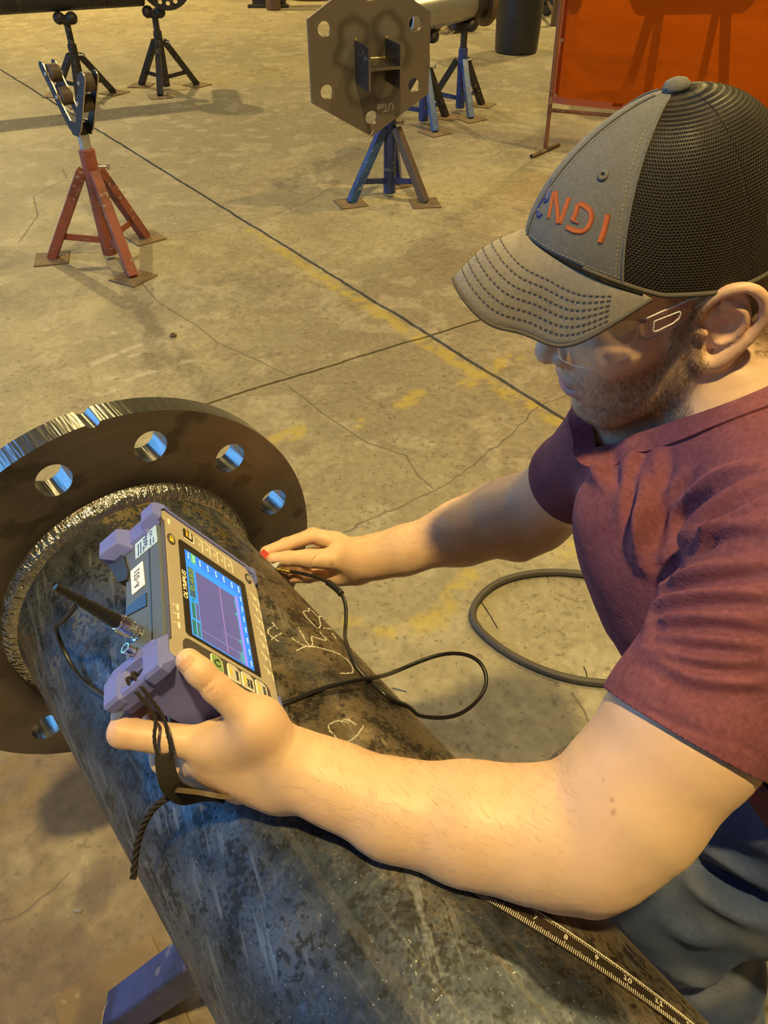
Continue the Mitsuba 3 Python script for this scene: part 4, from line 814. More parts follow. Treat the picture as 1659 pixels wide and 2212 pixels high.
# left and right ear
for s in (1, -1):
    E = Sdf(); e = lambda x, y, z: H((x - .004) * 1.14 + .008, s * y, z * .97)
    E.el(e(-.014, .079, .002), (.019, .0045, .03), .004, R=HR @ Rot.from_euler('z', -s * 20, degrees=True).as_matrix())
    hel = [(.004, .0735, .001), (.003, .078, .016), (-.006, .083, .028), (-.02, .088, .032), (-.032, .0905, .024), (-.036, .0905, .006), (-.03, .088, -.012), (-.018, .084, -.026), (-.004, .0795, -.036), (.004, .077, -.032), (.004, .0745, -.022)]
    rs = [.003, .0035, .0038, .004, .004, .0038, .0036, .005, .0066, .0055, .004]; q = spline(hel, 40); rr = np.interp(np.linspace(0, 1, 40), np.linspace(0, 1, len(rs)), rs)
    E.chain([e(*x) for x in q], rr, .003)
    q = spline([(-.013, .084, .02), (-.022, .087, .012), (-.024, .087, .0), (-.018, .085, -.012), (-.008, .081, -.018)], 14); E.chain([e(*x) for x in q], [.0028] * 14, .003)
    E.el(e(-.009, .088, -.003), (.0115, .0095, .0125), .003, '-', R=HR); E.el(e(-.019, .092, .021), (.009, .006, .007), .003, '-', R=HR)
    E.rc(e(.004, .0755, -.004), e(.001, .08, -.006), .0045, .003, .003)
    S.sub(E, .004)
B_.sub(S, .01)
# neck, shoulders and a trunk inside the shirt
B_.rc(H(-.035, 0, -.03), NB, .055, .058, .016)
B_.rc(H(-.015, .045, -.045), P(1530, 925, .675), .015, .012, .015)      # neck muscle
TC = (LS + RS) / 2 + np.array([.055, 0.01, -.02])
B_.rc(NB, TC, .052, .06, .02); B_.rc(TC + (LS - TC) * .15, LS, .05, .045, .02); B_.rc(TC + (RS - TC) * .15, RS, .05, .04, .02)
# left arm
def arm(pts, rs, k, flat=None): B_.chain(pts, rs, k, flat=flat)
pxr = lambda r, Z: r * Z / FPX
arm([LS, P(1480, 1575, .585), P(1358, 1730, .597), P(1275, 1810, .605)], [.048, pxr(160, .585), pxr(152, .597), pxr(138, .605)], .02)
arm([P(1275, 1810, .605), P(1150, 1800, .617), P(1010, 1777, .623), P(850, 1748, .63), P(720, 1692, .636), LW], [pxr(136, .605), pxr(131, .617), pxr(119, .623), pxr(96, .63), pxr(79, .636), pxr(73, .638)], .02)
B_.rc(P(1274, 1922, .607), P(1225, 1898, .613), .0165, .022, .02)
LN = nrm(np.cross(LE - LW, CF))
# left hand
LP = [P(458, 1610, .630), P(468, 1650, .648), P(486, 1680, .664), P(518, 1702, .678)]     # knuckles, index to little finger
for q, r in zip(LP, (.0165, .0165, .015, .0135)): B_.rc(P(640, 1672, .645), q, .023, r, .012)
B_.rc(P(640, 1655, .636), P(552, 1568, .617), .0245, .0185, .02); B_.rc(P(552, 1568, .617), P(470, 1600, .628), .016, .012, .02); B_.rc(P(560, 1560, .614), P(520, 1600, .626), .017, .014, .014)
B_.rc(P(440, 1632, .642), P(600, 1690, .652), .0175, .024, .015)
F = Sdf(); F.chain([P(550, 1556, .612), P(468, 1487, .5985), P(432, 1452, .594), P(407, 1428, .594)], [.0150, .0112, .0106, .0098], .004); B_.sub(F, .008)
tipo = [dl(-.085, .03, -.077), dl(-.075, .02, -.077), dl(-.075, -.01, -.077), dl(-.08, -.03, -.077)]
pip = [P(266, 1583, .622), P(356, 1642, .653), P(382, 1670, .674), P(425, 1694, .692)]
for i in range(4):
    F = Sdf(); r = (.0120, .0115, .011, .0095)[i]; mid = (pip[i] + tipo[i]) / 2 + (pip[i] - LP[i]) * .12
    F.chain([LP[i], pip[i], mid, tipo[i]], [r * 1.2, r * 1.0, r * .9, r * .75], .004); B_.sub(F, .005)
# right arm
arm([RS, P(1240, 1032, .91), P(1165, 1098, .995)], [.052, pxr(87, .91), pxr(78, .995)], .02)
arm([P(1165, 1098, .995), P(1090, 1118, 1.015), P(1000, 1150, 1.03), P(870, 1190, 1.05), P(810, 1203, 1.06), RW], [pxr(80, 1.0), pxr(78, 1.015), pxr(67, 1.03), pxr(48, 1.05), pxr(43, 1.06), pxr(42, 1.06)], .02)
B_.rc(P(1125, 1178, 1.01), P(1165, 1150, 1.0), .02, .022, .02)
RP = [P(724, 1170, 1.088), P(728, 1188, 1.107), P(735, 1210, 1.118), P(745, 1228, 1.118)]
for q, r in zip(RP, (.014, .0145, .014, .013)): B_.rc(P(778, 1207, 1.065), q, .022, r, .012)
B_.rc(P(785, 1212, 1.062), P(728, 1200, 1.062), .023, .017, .012); B_.rc(P(770, 1236, 1.072), P(722, 1246, 1.085), .018, .014, .012)
fing = [([RP[0], P(675, 1157, 1.085), P(618, 1177, 1.06), P(574, 1192, 1.042)], [.0135, .0108, .0094, .0078]),
        ([RP[1], P(668, 1200, 1.115), P(626, 1217, 1.083), P(600, 1219, 1.062)], [.0135, .0105, .0092, .0078]),
        ([RP[2], P(676, 1222, 1.125), P(642, 1234, 1.09), P(610, 1235, 1.068)], [.013, .0102, .009, .0078]),
        ([RP[3], P(700, 1240, 1.118), P(668, 1247, 1.09), P(632, 1249, 1.07)], [.0115, .0092, .008, .007]),
        ([P(735, 1208, 1.062), P(664, 1207, 1.05), P(622, 1206, 1.037), P(589, 1208, 1.03)], [.016, .0125, .0098, .0088])]
for pts, rs in fing: F = Sdf(); F.chain(pts, rs, .004); B_.sub(F, .004)
body = smooth(biggest(surface_nets(B_, (-.29, .16, .58), (.47, 1.02, 1.3), BODY_H)), 3)
def skin_detail(m):
    v, n = np.array(m.vertices), np.array(m.vertex_normals)
    d = 0.0006 * (meshkit.fbm(v * 45, 3) - .5) + .0003 * (meshkit.fbm(v * 220, 2) - .5)
    def crease(a, b, c, depth, w):     # a short groove through a-b-c
        q = spline([a, b, c], 30); r = np.full(len(v), 9.0); box = ((v > q.min(0) - .02) & (v < q.max(0) + .02)).all(1); i = np.nonzero(box)[0]
        if len(i): r[i] = np.linalg.norm(v[i][:, None] - q[None], axis=2).min(1)
        return -depth * np.exp(-(r / w) ** 2)
    for a, b, c in (((478, 1447), (470, 1478), (450, 1500)), ((484, 1462), (478, 1488), (456, 1508)), ((470, 1440), (462, 1466), (440, 1487))): d += crease(P(*a, .585), P(*b, .586), P(*c, .586), .0009, .0012)
    for a, b, c in (((612, 1196), (613, 1203), (612, 1211)), ((620, 1194), (622, 1203), (620, 1213)), ((627, 1196), (628, 1204), (626, 1212))): d += crease(P(*a, 1.028), P(*b, 1.027), P(*c, 1.028), .0009, .0011)
    for a, b, c in (((650, 1150), (652, 1162), (655, 1176)), ((664, 1149), (664, 1160), (668, 1172))): d += crease(P(*a, 1.075), P(*b, 1.074), P(*c, 1.075), .001, .0014)
    for a, b, c in (((690, 1180), (672, 1200), (660, 1215)), ((698, 1185), (680, 1207), (668, 1222))): d += crease(P(*a, 1.045), P(*b, 1.04), P(*c, 1.042), .0012, .0018)
    m.vertices = v + n * d[:, None]; return m
body = skin_detail(body)
def skin_colour(v):
    c = np.tile([0.62, 0.405, 0.265], (len(v), 1)); n1 = meshkit.fbm(v * 60, 3)[:, None]; n2 = meshkit.fbm(v * 16, 3, 5)[:, None]
    c = c * (0.94 + 0.12 * n1) + (n2 - .5) * np.array([.05, -.01, -.02])
    def spot(p, r, col, a):
        nonlocal c; w = a * np.exp(-(((v - p) ** 2).sum(1) / r ** 2))[:, None]; c = c * (1 - w) + np.array(col) * w
    q = (v - HO) @ HR; x, y, z = q.T; ay = np.abs(y); head = (x > -.12) & (x < .15) & (ay < .11) & (z > -.14)
    fz = meshkit.fbm(v * 130, 3) - .5; f2 = meshkit.fbm(v * 420, 2) - .5
    sm = lambda a, b, t: (lambda u: u * u * (3 - 2 * u))(np.clip((t - a) / (b - a), 0, 1))
    line_ = -.036 + .012 * sm(.06, .02, x) + .05 * sm(.024, .004, x)              # upper edge of the beard on the cheek
    beard = sm(.0, .016, x - .012 * sm(-.03, -.06, z) + .006 * fz) * sm(.012, -.014, z - line_ + .012 * fz) * sm(-.014, .004, x + .01 * fz) * sm(.0, .016, z + .083 + .043 * sm(.0, .07, x)) * sm(.1, .04, x - .0 * z)
    chin = sm(.03, .06, x) * sm(-.075, -.085, z) * sm(-.13, -.122, z) * .55; mus = np.maximum(sm(-.047, -.052, z) * sm(.085, .092, x) * sm(.034, .024, ay) * sm(-.064, -.06, z) * .22, chin)
    lipm = sm(.0255, .021, ay) * sm(.0125, .0095, np.abs(z + .0672)) * sm(.088, .096, x)
    side = sm(.03, .0, z) * 0
    burn = sm(.004, .012, x + .004 * fz) * sm(.032, .022, x + .004 * fz) * sm(-.06, -.03, z) * sm(.06, .066, ay)
    hair = np.clip(np.maximum(sm(.02, .05, z - (x - .02) * .9), 0) + sm(-.03, -.045, x) * sm(-.055, -.02, z) * .85, 0, 1) * (ay < .081)
    b = np.clip(beard * 1.15 + mus + burn * .7, 0, .8) * (0.75 + 1.3 * f2 + .5 * fz) * (1 - lipm); b = np.clip(b, 0, .9)[:, None] * head[:, None]
    c = c * (1 - b) + np.array([.175, .095, .045]) * b
    hh = (hair * head * .9)[:, None]; c = c * (1 - hh) + np.array([.075, .045, .025]) * hh
    l = (lipm * head * .75)[:, None]; c = c * (1 - l) + np.array([.44, .17, .18]) * l
    for p, r, a in ((hw(.113, 0, -.028), .012, .35), (hw(.066, .05, -.012), .02, .3), (hw(-.01, .083, .0), .022, .35), (hw(-.03, .089, .02), .016, .3)): spot(p, r, (.6, .28, .21), a)
    for p, r, a in ((pip[0], .014, .3), (P(470, 1480, .587), .014, .25), (P(1290, 1950, .6), .03, .4), (P(600, 1215, 1.05), .02, .25), (P(640, 1235, 1.07), .025, .4), (P(565, 1580, .6), .02, .15)): spot(p, r, (.6, .27, .19), a)
    for px, r in (((1322, 1728, .55), .0016), ((1326, 1752, .55), .0014), ((1324, 1758, .55), .0012), ((1303, 1685, .55), .0008), ((716, 1218, 1.04), .003)):
        d = v - CO; rr = nrm(ray(*px[:2])); dist = np.linalg.norm(np.cross(d, rr), axis=1); near = np.abs(d @ rr - px[2] * np.linalg.norm(ray(*px[:2]))) < .06
        w = (.7 * np.exp(-(dist / r) ** 2) * near)[:, None]; c = c * (1 - w) + np.array([.33, .12, .08]) * w
    return np.clip(c, .01, 1)
scene['m_skin'] = {'type': 'twosided', 'bsdf': {'type': 'bumpmap', 'arbitrary': proc(lambda p, n, uv: 0.00012 * fbm(p.x * 900, p.y * 900, p.z * 900, 2), 3e-4), 'scale': 1.0,
                   'bsdf': {'type': 'principled', 'base_color': {'type': 'mesh_attribute', 'name': 'vertex_color'}, 'roughness': 0.48, 'specular': 0.4, 'sheen': 0.15}}}
M = thing('person', 'man in grey cap, safety glasses and maroon T-shirt leaning over the pipe', 'person')
add(M + '__body', body, 'm_skin', True, color=skin_colour(np.array(body.vertices)))
print('body', len(body.vertices), len(body.faces))
# ---------------------------------------------------------------- T-shirt
def shirt_col(p, n, uv):
    f = fbm(p.x * 260, p.y * 260, p.z * 260, 2); g = fbm(p.x * 30, p.y * 30, p.z * 30, 3)
    c = mix((0.135, 0.042, 0.062), (0.175, 0.06, 0.08), g); c = c * (0.75 + 0.5 * f)
    return mix(c, mi.Color3f(0.42, 0.25, 0.26), 0.3 * smoothstep(0.66, 0.85, fbm(p.x * 1500, p.y * 1500, p.z * 1500, 2)))
mat('m_shirt', proc(shirt_col), 0.9, 0, 0.15, bump=lambda p, n, uv: 0.0004 * fbm(p.x * 500, p.y * 500, p.z * 500, 2), bscale=1.0, eps=4e-4, sheen=0.5)
mat('m_undershirt', (0.2, 0.28, 0.33), 0.9)
LA = nrm(P(1480, 1575, .585) - LS); RA = nrm(P(1240, 1032, .91) - RS)
LH, RH = P(1487, 1588, .585), P(1240, 1036, .91)
SH = Sdf()
fb = nrm(np.array([-1.0, -.05, -.15]))       # to his front
lat = nrm(RS - LS)
spine = [NB + np.array([.02, -.01, -.035]), TC + np.array([-.005, .0, -.05]), np.array([.375, .505, .835]), np.array([.47, .474, .72]), np.array([.5, .465, .62])]
T_ = Sdf(); T_.rc(spine[0], spine[1], .062, .105, .04); T_.rc(spine[1], spine[2], .112, .128, .05); T_.rc(spine[2], spine[3], .128, .143, .05); T_.rc(spine[3], spine[4], .143, .15, .05)
T_.rc(TC + (LS - TC) * .2 + [0, 0, -.06], spine[2] + [.0, -.05, 0], .09, .1, .05); T_.rc(TC + (RS - TC) * .3 + [0, 0, -.05], spine[2] + [0, .05, 0], .085, .1, .05)
T_.rc(P(1375, 1120, .76), P(1425, 1300, .76), .05, .045, .04)     # front of the chest hanging loose
T_.rc(NB + [0, -.01, -.01], LS + np.array([.01, 0, .008]), .06, .058, .03); T_.rc(NB + [0, 0.02, -.02], RS + np.array([.01, 0, .008]), .055, .055, .03)
SH.sub(T_, .02)
SH.chain([LS, P(1480, 1575, .585), P(1440, 1640, .59)], [.0605, pxr(174, .585), pxr(173, .59)], .02)
SH.chain([RS, P(1240, 1036, .91), P(1205, 1065, .95)], [.058, pxr(93, .91), pxr(93, .95)], .02)
sh = biggest(surface_nets(SH, (.1, .12, .55), (.68, 1.02, 1.16), .003))
sh = smooth(sh, 4)
v = np.array(sh.vertices)
gl = (v - LH) @ LA; far_l = np.linalg.norm(v - LH, axis=1) < .16
gr = (v - RH) @ RA; far_r = np.linalg.norm(v - RH, axis=1) < .12
g = np.full(len(v), -.05); g = np.where(far_l, np.maximum(g, gl), g); g = np.where(far_r, np.maximum(g, gr), g)
# neck opening: round the neck axis
na_ = nrm(hw(-.03, 0, -.03) - NB); q = v - NB; up_ = q @ na_; rad = np.linalg.norm(q - up_[:, None] * na_, axis=1)
fr_t = (q @ fb) ; neckg = np.where(rad < .13, up_ - (.012 - .12 * np.clip(fr_t, -.06, .12)), -.05); g = np.maximum(g, neckg)
g = np.maximum(g, .738 - v[:, 2])
def folds(v, n, lst):
    d = np.zeros(len(v))
    for pts, amp, w in lst:
        q = spline(np.array(pts), 30) if len(pts) > 2 else np.linspace(pts[0], pts[1], 20); i = np.nonzero(((v > q.min(0) - 3.2 * w) & (v < q.max(0) + 3.2 * w)).all(1))[0]
        if not len(i): continue
        dd = np.linalg.norm(v[i][:, None] - q[None], axis=2); j = dd.argmin(1); r = dd.min(1); fade = np.sin(np.pi * np.clip((j + 1.5) / 32, 0, 1)) ** .6
        d[i] += 1.9 * amp * fade * np.exp(-(r / w) ** 2)
    return d
def fp(v, n, px):       # points of the surface (v, n) where these sight lines meet it
    out = []
    for x, y in px:
        r = nrm(ray(x, y)); d = v - CO; t = d @ r; dist = np.linalg.norm(d - t[:, None] * r, axis=1); ok = (dist < .012) & ((n @ r) < .15)
        out.append(v[ok][np.argmin(t[ok] + 6 * dist[ok])] if ok.any() else CO + r * np.median(t))
    return out
n = np.array(sh.vertex_normals); FL = []
for k, (a, b, c, amp) in enumerate([((1424, 1268), (1500, 1245), (1640, 1225), .005), ((1420, 1312), (1490, 1292), (1650, 1290), .006), ((1418, 1345), (1500, 1338), (1650, 1352), .006), ((1420, 1378), (1500, 1385), (1640, 1398), .006), ((1418, 1402), (1500, 1425), (1640, 1432), .0055), ((1392, 1412), (1500, 1470), (1650, 1478), .005), ((1440, 1205), (1540, 1150), (1655, 1140), .005)]):
    FL.append((fp(v, n, (a, b, c)), amp, .0075)); o = lambda q: (q[0], q[1] + 15); FL.append((fp(v, n, (o(a), o(b), o(c))), -amp * .9, .006))
for a, b, c, amp in [((1385, 1010), (1392, 1110), (1376, 1200), .005), ((1420, 985), (1405, 1090), (1395, 1210), .005), ((1470, 1030), (1415, 1110), (1410, 1230), .005), ((1530, 1060), (1450, 1110), (1420, 1260), .005), ((1640, 1040), (1540, 1100), (1440, 1200), .005), ((1650, 1010), (1560, 1030), (1480, 1080), .004), ((1370, 960), (1350, 1060), (1345, 1130), .004), ((1395, 1230), (1395, 1300), (1400, 1370), .004), ((1300, 920), (1300, 990), (1315, 1050), .005), ((1262, 900), (1275, 980), (1300, 1040), .005)]:
    FL.append((fp(v, n, (a, b, c)), amp, .0085)); o = lambda q: (q[0] + 22, q[1] + 4); FL.append((fp(v, n, (o(a), o(b), o(c))), -amp * .8, .007))
FL.append((fp(v, n, ((1655, 1082), (1520, 1160), (1432, 1245))), .0035, .004)); FL.append((fp(v, n, ((1655, 1092), (1525, 1168), (1438, 1252))), -.003, .003))
FL.append((fp(v, n, ((1338, 1497), (1450, 1560), (1640, 1625))), -.0016, .0028))
dsp = folds(v, n, FL) + .003 * (meshkit.fbm(v * 14, 3) - .5)
hemw = np.clip(np.minimum(np.abs(gl) + (~far_l), np.abs(gr) + (~far_r)) / .01, 0.3, 1)
sh.vertices = v + n * (dsp * hemw)[:, None]
sheet = biggest(clip(sh, g)); 
add(M + '__shirt', thick(sheet, .0022), 'm_shirt', True)
# collar rib along the neck opening
def boundary(m):
    e = np.sort(m.edges, axis=1); _, inv, cnt = np.unique(e, axis=0, return_inverse=True, return_counts=True); b = m.edges[cnt[inv.ravel()] == 1]; nx = {a: c for a, c in b}; loops = []; seen = set()
    for s in nx:
        if s in seen: continue
        L, k = [], s
        while k not in seen and k in nx: seen.add(k); L.append(k); k = nx[k]
        loops.append(L)
    return loops
for L in boundary(sheet):
    q = np.array(sheet.vertices)[L]
    if np.linalg.norm(q.mean(0) - NB) < .1 and len(L) > 40:
        nn = np.array(sheet.vertex_normals)[L]; from scipy.ndimage import gaussian_filter1d as gf
        q = gf(q, 4, axis=0, mode='wrap'); nn = gf(nn, 6, axis=0, mode='wrap'); nn /= np.linalg.norm(nn, axis=1, keepdims=True)
        tg = np.gradient(np.vstack([q[-1:], q, q[:1]]), axis=0)[1:-1]; tg /= np.linalg.norm(tg, axis=1, keepdims=True); inn = np.cross(nn, tg); inn *= np.sign(((NB + na_ * .05 - q) * inn).sum(1).mean())
        add(M + '__shirt__collar', ribbon(np.vstack([q + nn * .0012 - inn * .006, (q + nn * .0012 - inn * .006)[:2]]), np.vstack([nn, nn[:2]]), .021, .0028), 'm_shirt', 40)
uc = [P(1470, 935, .665), P(1483, 950, .66), P(1500, 960, .655)]
add(M + '__undershirt', tube(spline([P(1408, 905, .755), P(1425, 930, .735), P(1455, 950, .715), P(1500, 960, .70)], 30), .006, 12), 'm_undershirt', True)
# ---------------------------------------------------------------- jeans, belt, boots
def jean_col(p, n, uv):
    a = fbm(p.x * 400, p.y * 60, p.z * 400, 2); b = fbm(p.x * 10, p.y * 10, p.z * 10, 3); w = fbm(p.x * 120, p.y * 120, p.z * 700, 2)
    c = mix((0.045, 0.065, 0.145), (0.125, 0.14, 0.2), smoothstep(0.35, 0.68, b)); return c * (0.75 + 0.3 * a + 0.2 * w)
mat('m_jeans', proc(jean_col), 0.9, 0, 0.15, bump=lambda p, n, uv: 0.00025 * fbm(p.x * 600, p.y * 600, p.z * 900, 2), bscale=1.0, sheen=0.3)
mat('m_belt', (0.13, 0.045, 0.025), 0.5); mat('m_boot', (0.1, 0.06, 0.035), 0.6); mat('m_sole', (0.04, 0.035, 0.03), 0.8)
HIP = np.array([.5, .465, .64]); HL_, HR_ = HIP + [0.0, -.075, -.02], HIP + [0.0, .085, -.03]
KL, AL = P(1455, 1900, .93), np.array([.47, .36, .1]); KR, AR = np.array([.3, .58, .38]), np.array([.52, .60, .1])
J = Sdf(); J.rc(HIP + [0, -.05, .03], HIP + [0, .06, .03], .13, .13, .04); J.rc(HIP + [0, -.04, .03], HIP + [-.03, -.04, .13], .12, .11, .04); J.rc(HIP + [0, .05, .03], HIP + [-.03, .05, .13], .12, .11, .04); J.rc(HL_, KL, .105, .082, .02); J.rc(KL, KL + (AL - KL) * .45, .088, .082, .02); J.rc(KL + (AL - KL) * .45, AL, .082, .07, .02)
J.rc(HR_, KR, .105, .078, .02); J.rc(KR, AR, .08, .066, .02)
jm = smooth(biggest(surface_nets(J, (.12, .12, -.03), (.8, .9, .86), .006)), 4); v = np.array(jm.vertices); n = np.array(jm.vertex_normals)
FJ = []
for a, b, c, amp in [((1480, 1850), (1560, 1905), (1655, 1955), -.02), ((1490, 1830), (1570, 1880), (1655, 1930), .01), ((1475, 1880), (1550, 1935), (1650, 1985), .008), ((1440, 1990), (1500, 2020), (1560, 2010), .006), ((1440, 2090), (1520, 2110), (1580, 2080), .007), ((1450, 2150), (1520, 2150), (1580, 2110), -.006), ((1540, 1760), (1600, 1800), (1659, 1820), .006)]: FJ.append((fp(v, n, (a, b, c)), amp, .014))
jm.vertices = v + n * (folds(v, n, FJ) + .006 * (meshkit.fbm(v * 11, 3) - .5))[:, None]
g = np.maximum(jm.vertices[:, 2] - .735, .07 - jm.vertices[:, 2])
jm2 = clip(jm, g); add(M + '__jeans', thick(jm2, .002), 'm_jeans', True)
wa = np.linspace(0, 2 * np.pi, 80); wl = []
for a in wa:       # waist line on the jeans
    d = np.array([math.cos(a), math.sin(a), 0]); o = HIP + [0, 0, .072]; t = np.linspace(.3, .02, 120); q = o + t[:, None] * d; s = J(q, margin=.3); i = int(np.argmax(s < 0)); wl.append(o + t[i] * d + d * .006)
wl = np.array(wl); wn = wl - (HIP + [0, 0, .072]); wn /= np.linalg.norm(wn, axis=1, keepdims=True)
add(M + '__belt', ribbon(wl, wn, .038, .004), 'm_belt', 40)
for A, d in ((AL, nrm([-1, .1, 0])), (AR, nrm([-1, 0, 0]))):
    Bo = Sdf(); f = np.array([A[0], A[1], 0]); Bo.rc(A + [0, 0, .05], f + [0, 0, .055], .055, .052, .02); Bo.rc(f + np.array([0.02, 0, .045]), f + d * .17 + [0, 0, .042], .043, .04, .02)
    bm = smooth(surface_nets(Bo, f - [.27, .2, .02], f + [.27, .2, .25], .006), 3); bm = bm.slice_plane([0, 0, .02], [0, 0, 1]); k = add(M + '__boot', bm, 'm_boot', True)
    s_ = sg.LineString([(0.03, 0), tuple((d * .17)[:2])]).buffer(.046); m = ext(s_, .024); m.apply_translation([f[0], f[1], 0.0]); add(k + '__sole', m, 'm_sole', 30)

# ---------------------------------------------------------------- cap
CA = lambda *a: hw(*a)
def rim_z(x): return np.interp(x, [-.12, -.036, -.008, .0, .038, .052, .1, .118], [.03, .028, .029, .031, .039, .046, .072, .08])
CC, ZT = .008, .159
def crown(phi, h, lift=0.0):      # phi from the front to his left; h from the rim 0 to the button 1
    phi, h = np.asarray(phi, float), np.asarray(h, float); c, s = np.cos(phi), np.sin(phi)
    a = np.where(c > 0, .1115, .105); b = .0845
    r0 = 1 / np.sqrt((c / a) ** 2 + (s / b) ** 2)
    fr = np.clip(c, 0, 1) ** 1.2; rho = fr * (1 - np.clip(h, 0, 1) ** 1.3) ** .5 + (1 - fr) * (1 - np.clip(h, 0, 1) ** 2.2) ** .5
    x0, y0 = CC + r0 * c, r0 * s; zr = rim_z(x0); z = zr + (ZT - zr) * h
    bx = CC + (x0 - CC) * rho - .012 * h ** 2; by = y0 * rho
    p = np.stack([bx, by, z], -1)
    if lift:
        e = 1e-3; hh = np.clip(h, .02, .95); d1 = crown(phi + e, hh) - crown(phi - e, hh); d2 = crown(phi, hh + e) - crown(phi, hh - e); n = np.cross(d1, d2); n /= np.linalg.norm(n, axis=-1, keepdims=True) + 1e-12
        p = p + n * np.sign((n * (p - np.array([0, 0, .06]))).sum(-1, keepdims=True)) * lift
    return p
def cw(q): return HO + np.asarray(q) @ HR.T
def crown_patch(p0, p1, n, m, t=.002, h0=0.0, h1=1.0):
    ph, h = np.meshgrid(np.linspace(p0, p1, n), np.linspace(h0, h1, m), indexing='ij'); w = cw(crown(ph, h)).reshape(-1, 3)
    ms = trimesh.Trimesh(w, grid_faces(n, m), process=False)
    if ((ms.triangles_center - cw([0, 0, .06])) * ms.face_normals).sum(1).mean() < 0: ms.invert()
    return thick(ms, t), np.vstack([np.stack([ph * .085, h * .13], -1).reshape(-1, 2)] * 2)
def cap_col(p, n, uv):
    f = fbm(p.x * 600, p.y * 600, p.z * 600, 2); g = fbm(p.x * 25, p.y * 25, p.z * 25, 2)
    return mix((0.12, 0.117, 0.115), (0.15, 0.145, 0.14), g) * (0.8 + 0.4 * f)
mat('m_cap', proc(cap_col), 0.9, 0, 0.15, bump=lambda p, n, uv: 0.0003 * fbm(p.x * 700, p.y * 700, p.z * 700, 2), bscale=1.0, eps=4e-4, sheen=0.3)
mat('m_bill', proc(lambda p, n, uv: mix((0.205, 0.178, 0.145), (0.25, 0.22, 0.18), fbm(p.x * 22, p.y * 22, p.z * 22, 3)) * (0.85 + 0.3 * fbm(p.x * 500, p.y * 500, p.z * 500, 2))), 0.85, 0, 0.15, sheen=0.2)
def mesh_h(uv):      # open knit: rows of small holes, every second row shifted
    u, v = uv.x / .0029, uv.y / .0022; row = dr.floor(v); u2 = u + 0.5 * (row - 2 * dr.floor(row / 2)); fx, fy = u2 - dr.floor(u2) - .5, v - row - .5
    return dr.sqrt(dr.square(fx) + dr.square(fy * .85))
scene['m_mesh'] = {'type': 'twosided', 'bsdf': {'type': 'bumpmap', 'arbitrary': proc(lambda p, n, uv: 0.0007 * smoothstep(.12, .42, mesh_h(uv)), 2e-4), 'scale': 1.0, 'bsdf': {'type': 'principled', 'roughness': 0.4, 'specular': 0.28,
    'base_color': proc(lambda p, n, uv: mix((0.004, 0.0035, 0.003), (0.03, 0.025, 0.02), smoothstep(.2, .36, mesh_h(uv))))}}}
C_ = M + '__cap'; SEAM = math.radians(52)
for a, b in ((0.004, SEAM), (-SEAM, -0.004)):
    m, uv = crown_patch(a, b, 40, 50); add(C_ + '__front_panel', m, 'm_cap', True, uv=uv)
for a, b in ((SEAM, math.radians(116)), (math.radians(116), math.radians(180)), (math.radians(180), math.radians(244)), (math.radians(244), 2 * math.pi - SEAM)):
    m, uv = crown_patch(a, b, 36, 50); add(C_ + '__mesh_panel', m, 'm_mesh', True, uv=uv)
mat('m_thread_dark', (0.09, 0.076, 0.058), 0.9); mat('m_thread_light', (0.24, 0.22, 0.19), 0.9)
def crown_line(pts, r=.0006, lift=.0006, n=60):
    q = np.array(pts, float); q = spline(q, n) if len(q) > 2 else np.linspace(q[0], q[1], n); return cw(crown(q[:, 0], q[:, 1], lift)), r
def seamtube(pts, r=.0008, lift=.0004): w, r = crown_line(pts, r, lift); return tube(w, r, 6)
add(C_ + '__seam', seamtube([(0, 0), (0, .985)], .0011), 'm_cap', True)
add(C_ + '__seam', seamtube([(SEAM, 0), (SEAM, .985)], .0012), 'm_cap', True); add(C_ + '__seam', seamtube([(-SEAM, 0), (-SEAM, .985)], .0012), 'm_cap', True)
def dashes(path, nrm_, w=.0007, on=.0022, off=.0016):
    L = np.r_[0, np.cumsum(np.linalg.norm(np.diff(path, axis=0), axis=1))]; ms = []; s = 0
    while s + on < L[-1]:
        t = np.linspace(s, s + on, 3); q = np.stack([np.interp(t, L, path[:, k]) for k in range(3)], 1); nn = np.stack([np.interp(t, L, nrm_[:, k]) for k in range(3)], 1); ms.append(ribbon(q, nn, w, .0005)); s += on + off
    return cat(ms)
def crown_dash(pts, n=80, **k):
    q = np.array(pts, float); q = spline(q, n) if len(q) > 2 else np.linspace(q[0], q[1], n); a = cw(crown(q[:, 0], q[:, 1], .0004)); b = cw(crown(q[:, 0], q[:, 1], .0014)); nn = b - a; nn /= np.linalg.norm(nn, axis=1, keepdims=True); return dashes(a, nn, **k)
d_ = .055
add(C_ + '__stitching', cat(crown_dash([(SEAM - d_, .0), (SEAM - d_ * 1.2, .5), (SEAM - .14, .9)], off=.001), crown_dash([(.05, 0), (.055, .5), (.1, .9)], off=.001), crown_dash([(SEAM - .02, .035), (.6, .035), (.03, .035)], off=.0014)), 'm_thread_light', False)
labels[C_ + '__stitching'] = {'kind': 'stuff'}
add(C_ + '__button', lathe([(0, .0065), (.004, .0062), (.0075, .005), (.0098, .002), (.0098, -.001), (.008, -.003), (0, -.003)], cw(crown(0, 1.0)) + HR[:, 2] * .0005, HR[:, 2], 28), 'm_cap', True)
for s in (1,):
    o = cw(crown(.55, .62, .0008)); nn = nrm(cw(crown(.55, .62, .002)) - o); t = np.linspace(0, 2 * np.pi, 24, endpoint=False); X, Y, _ = frame(nn)
    add(C_ + '__eyelet', lathe([(.0012 , .0)] + [(.0028 + .0014 * math.cos(a), .0012 * math.sin(a)) for a in np.linspace(math.pi, -math.pi, 12)], o, nn, 20), 'm_cap', True)
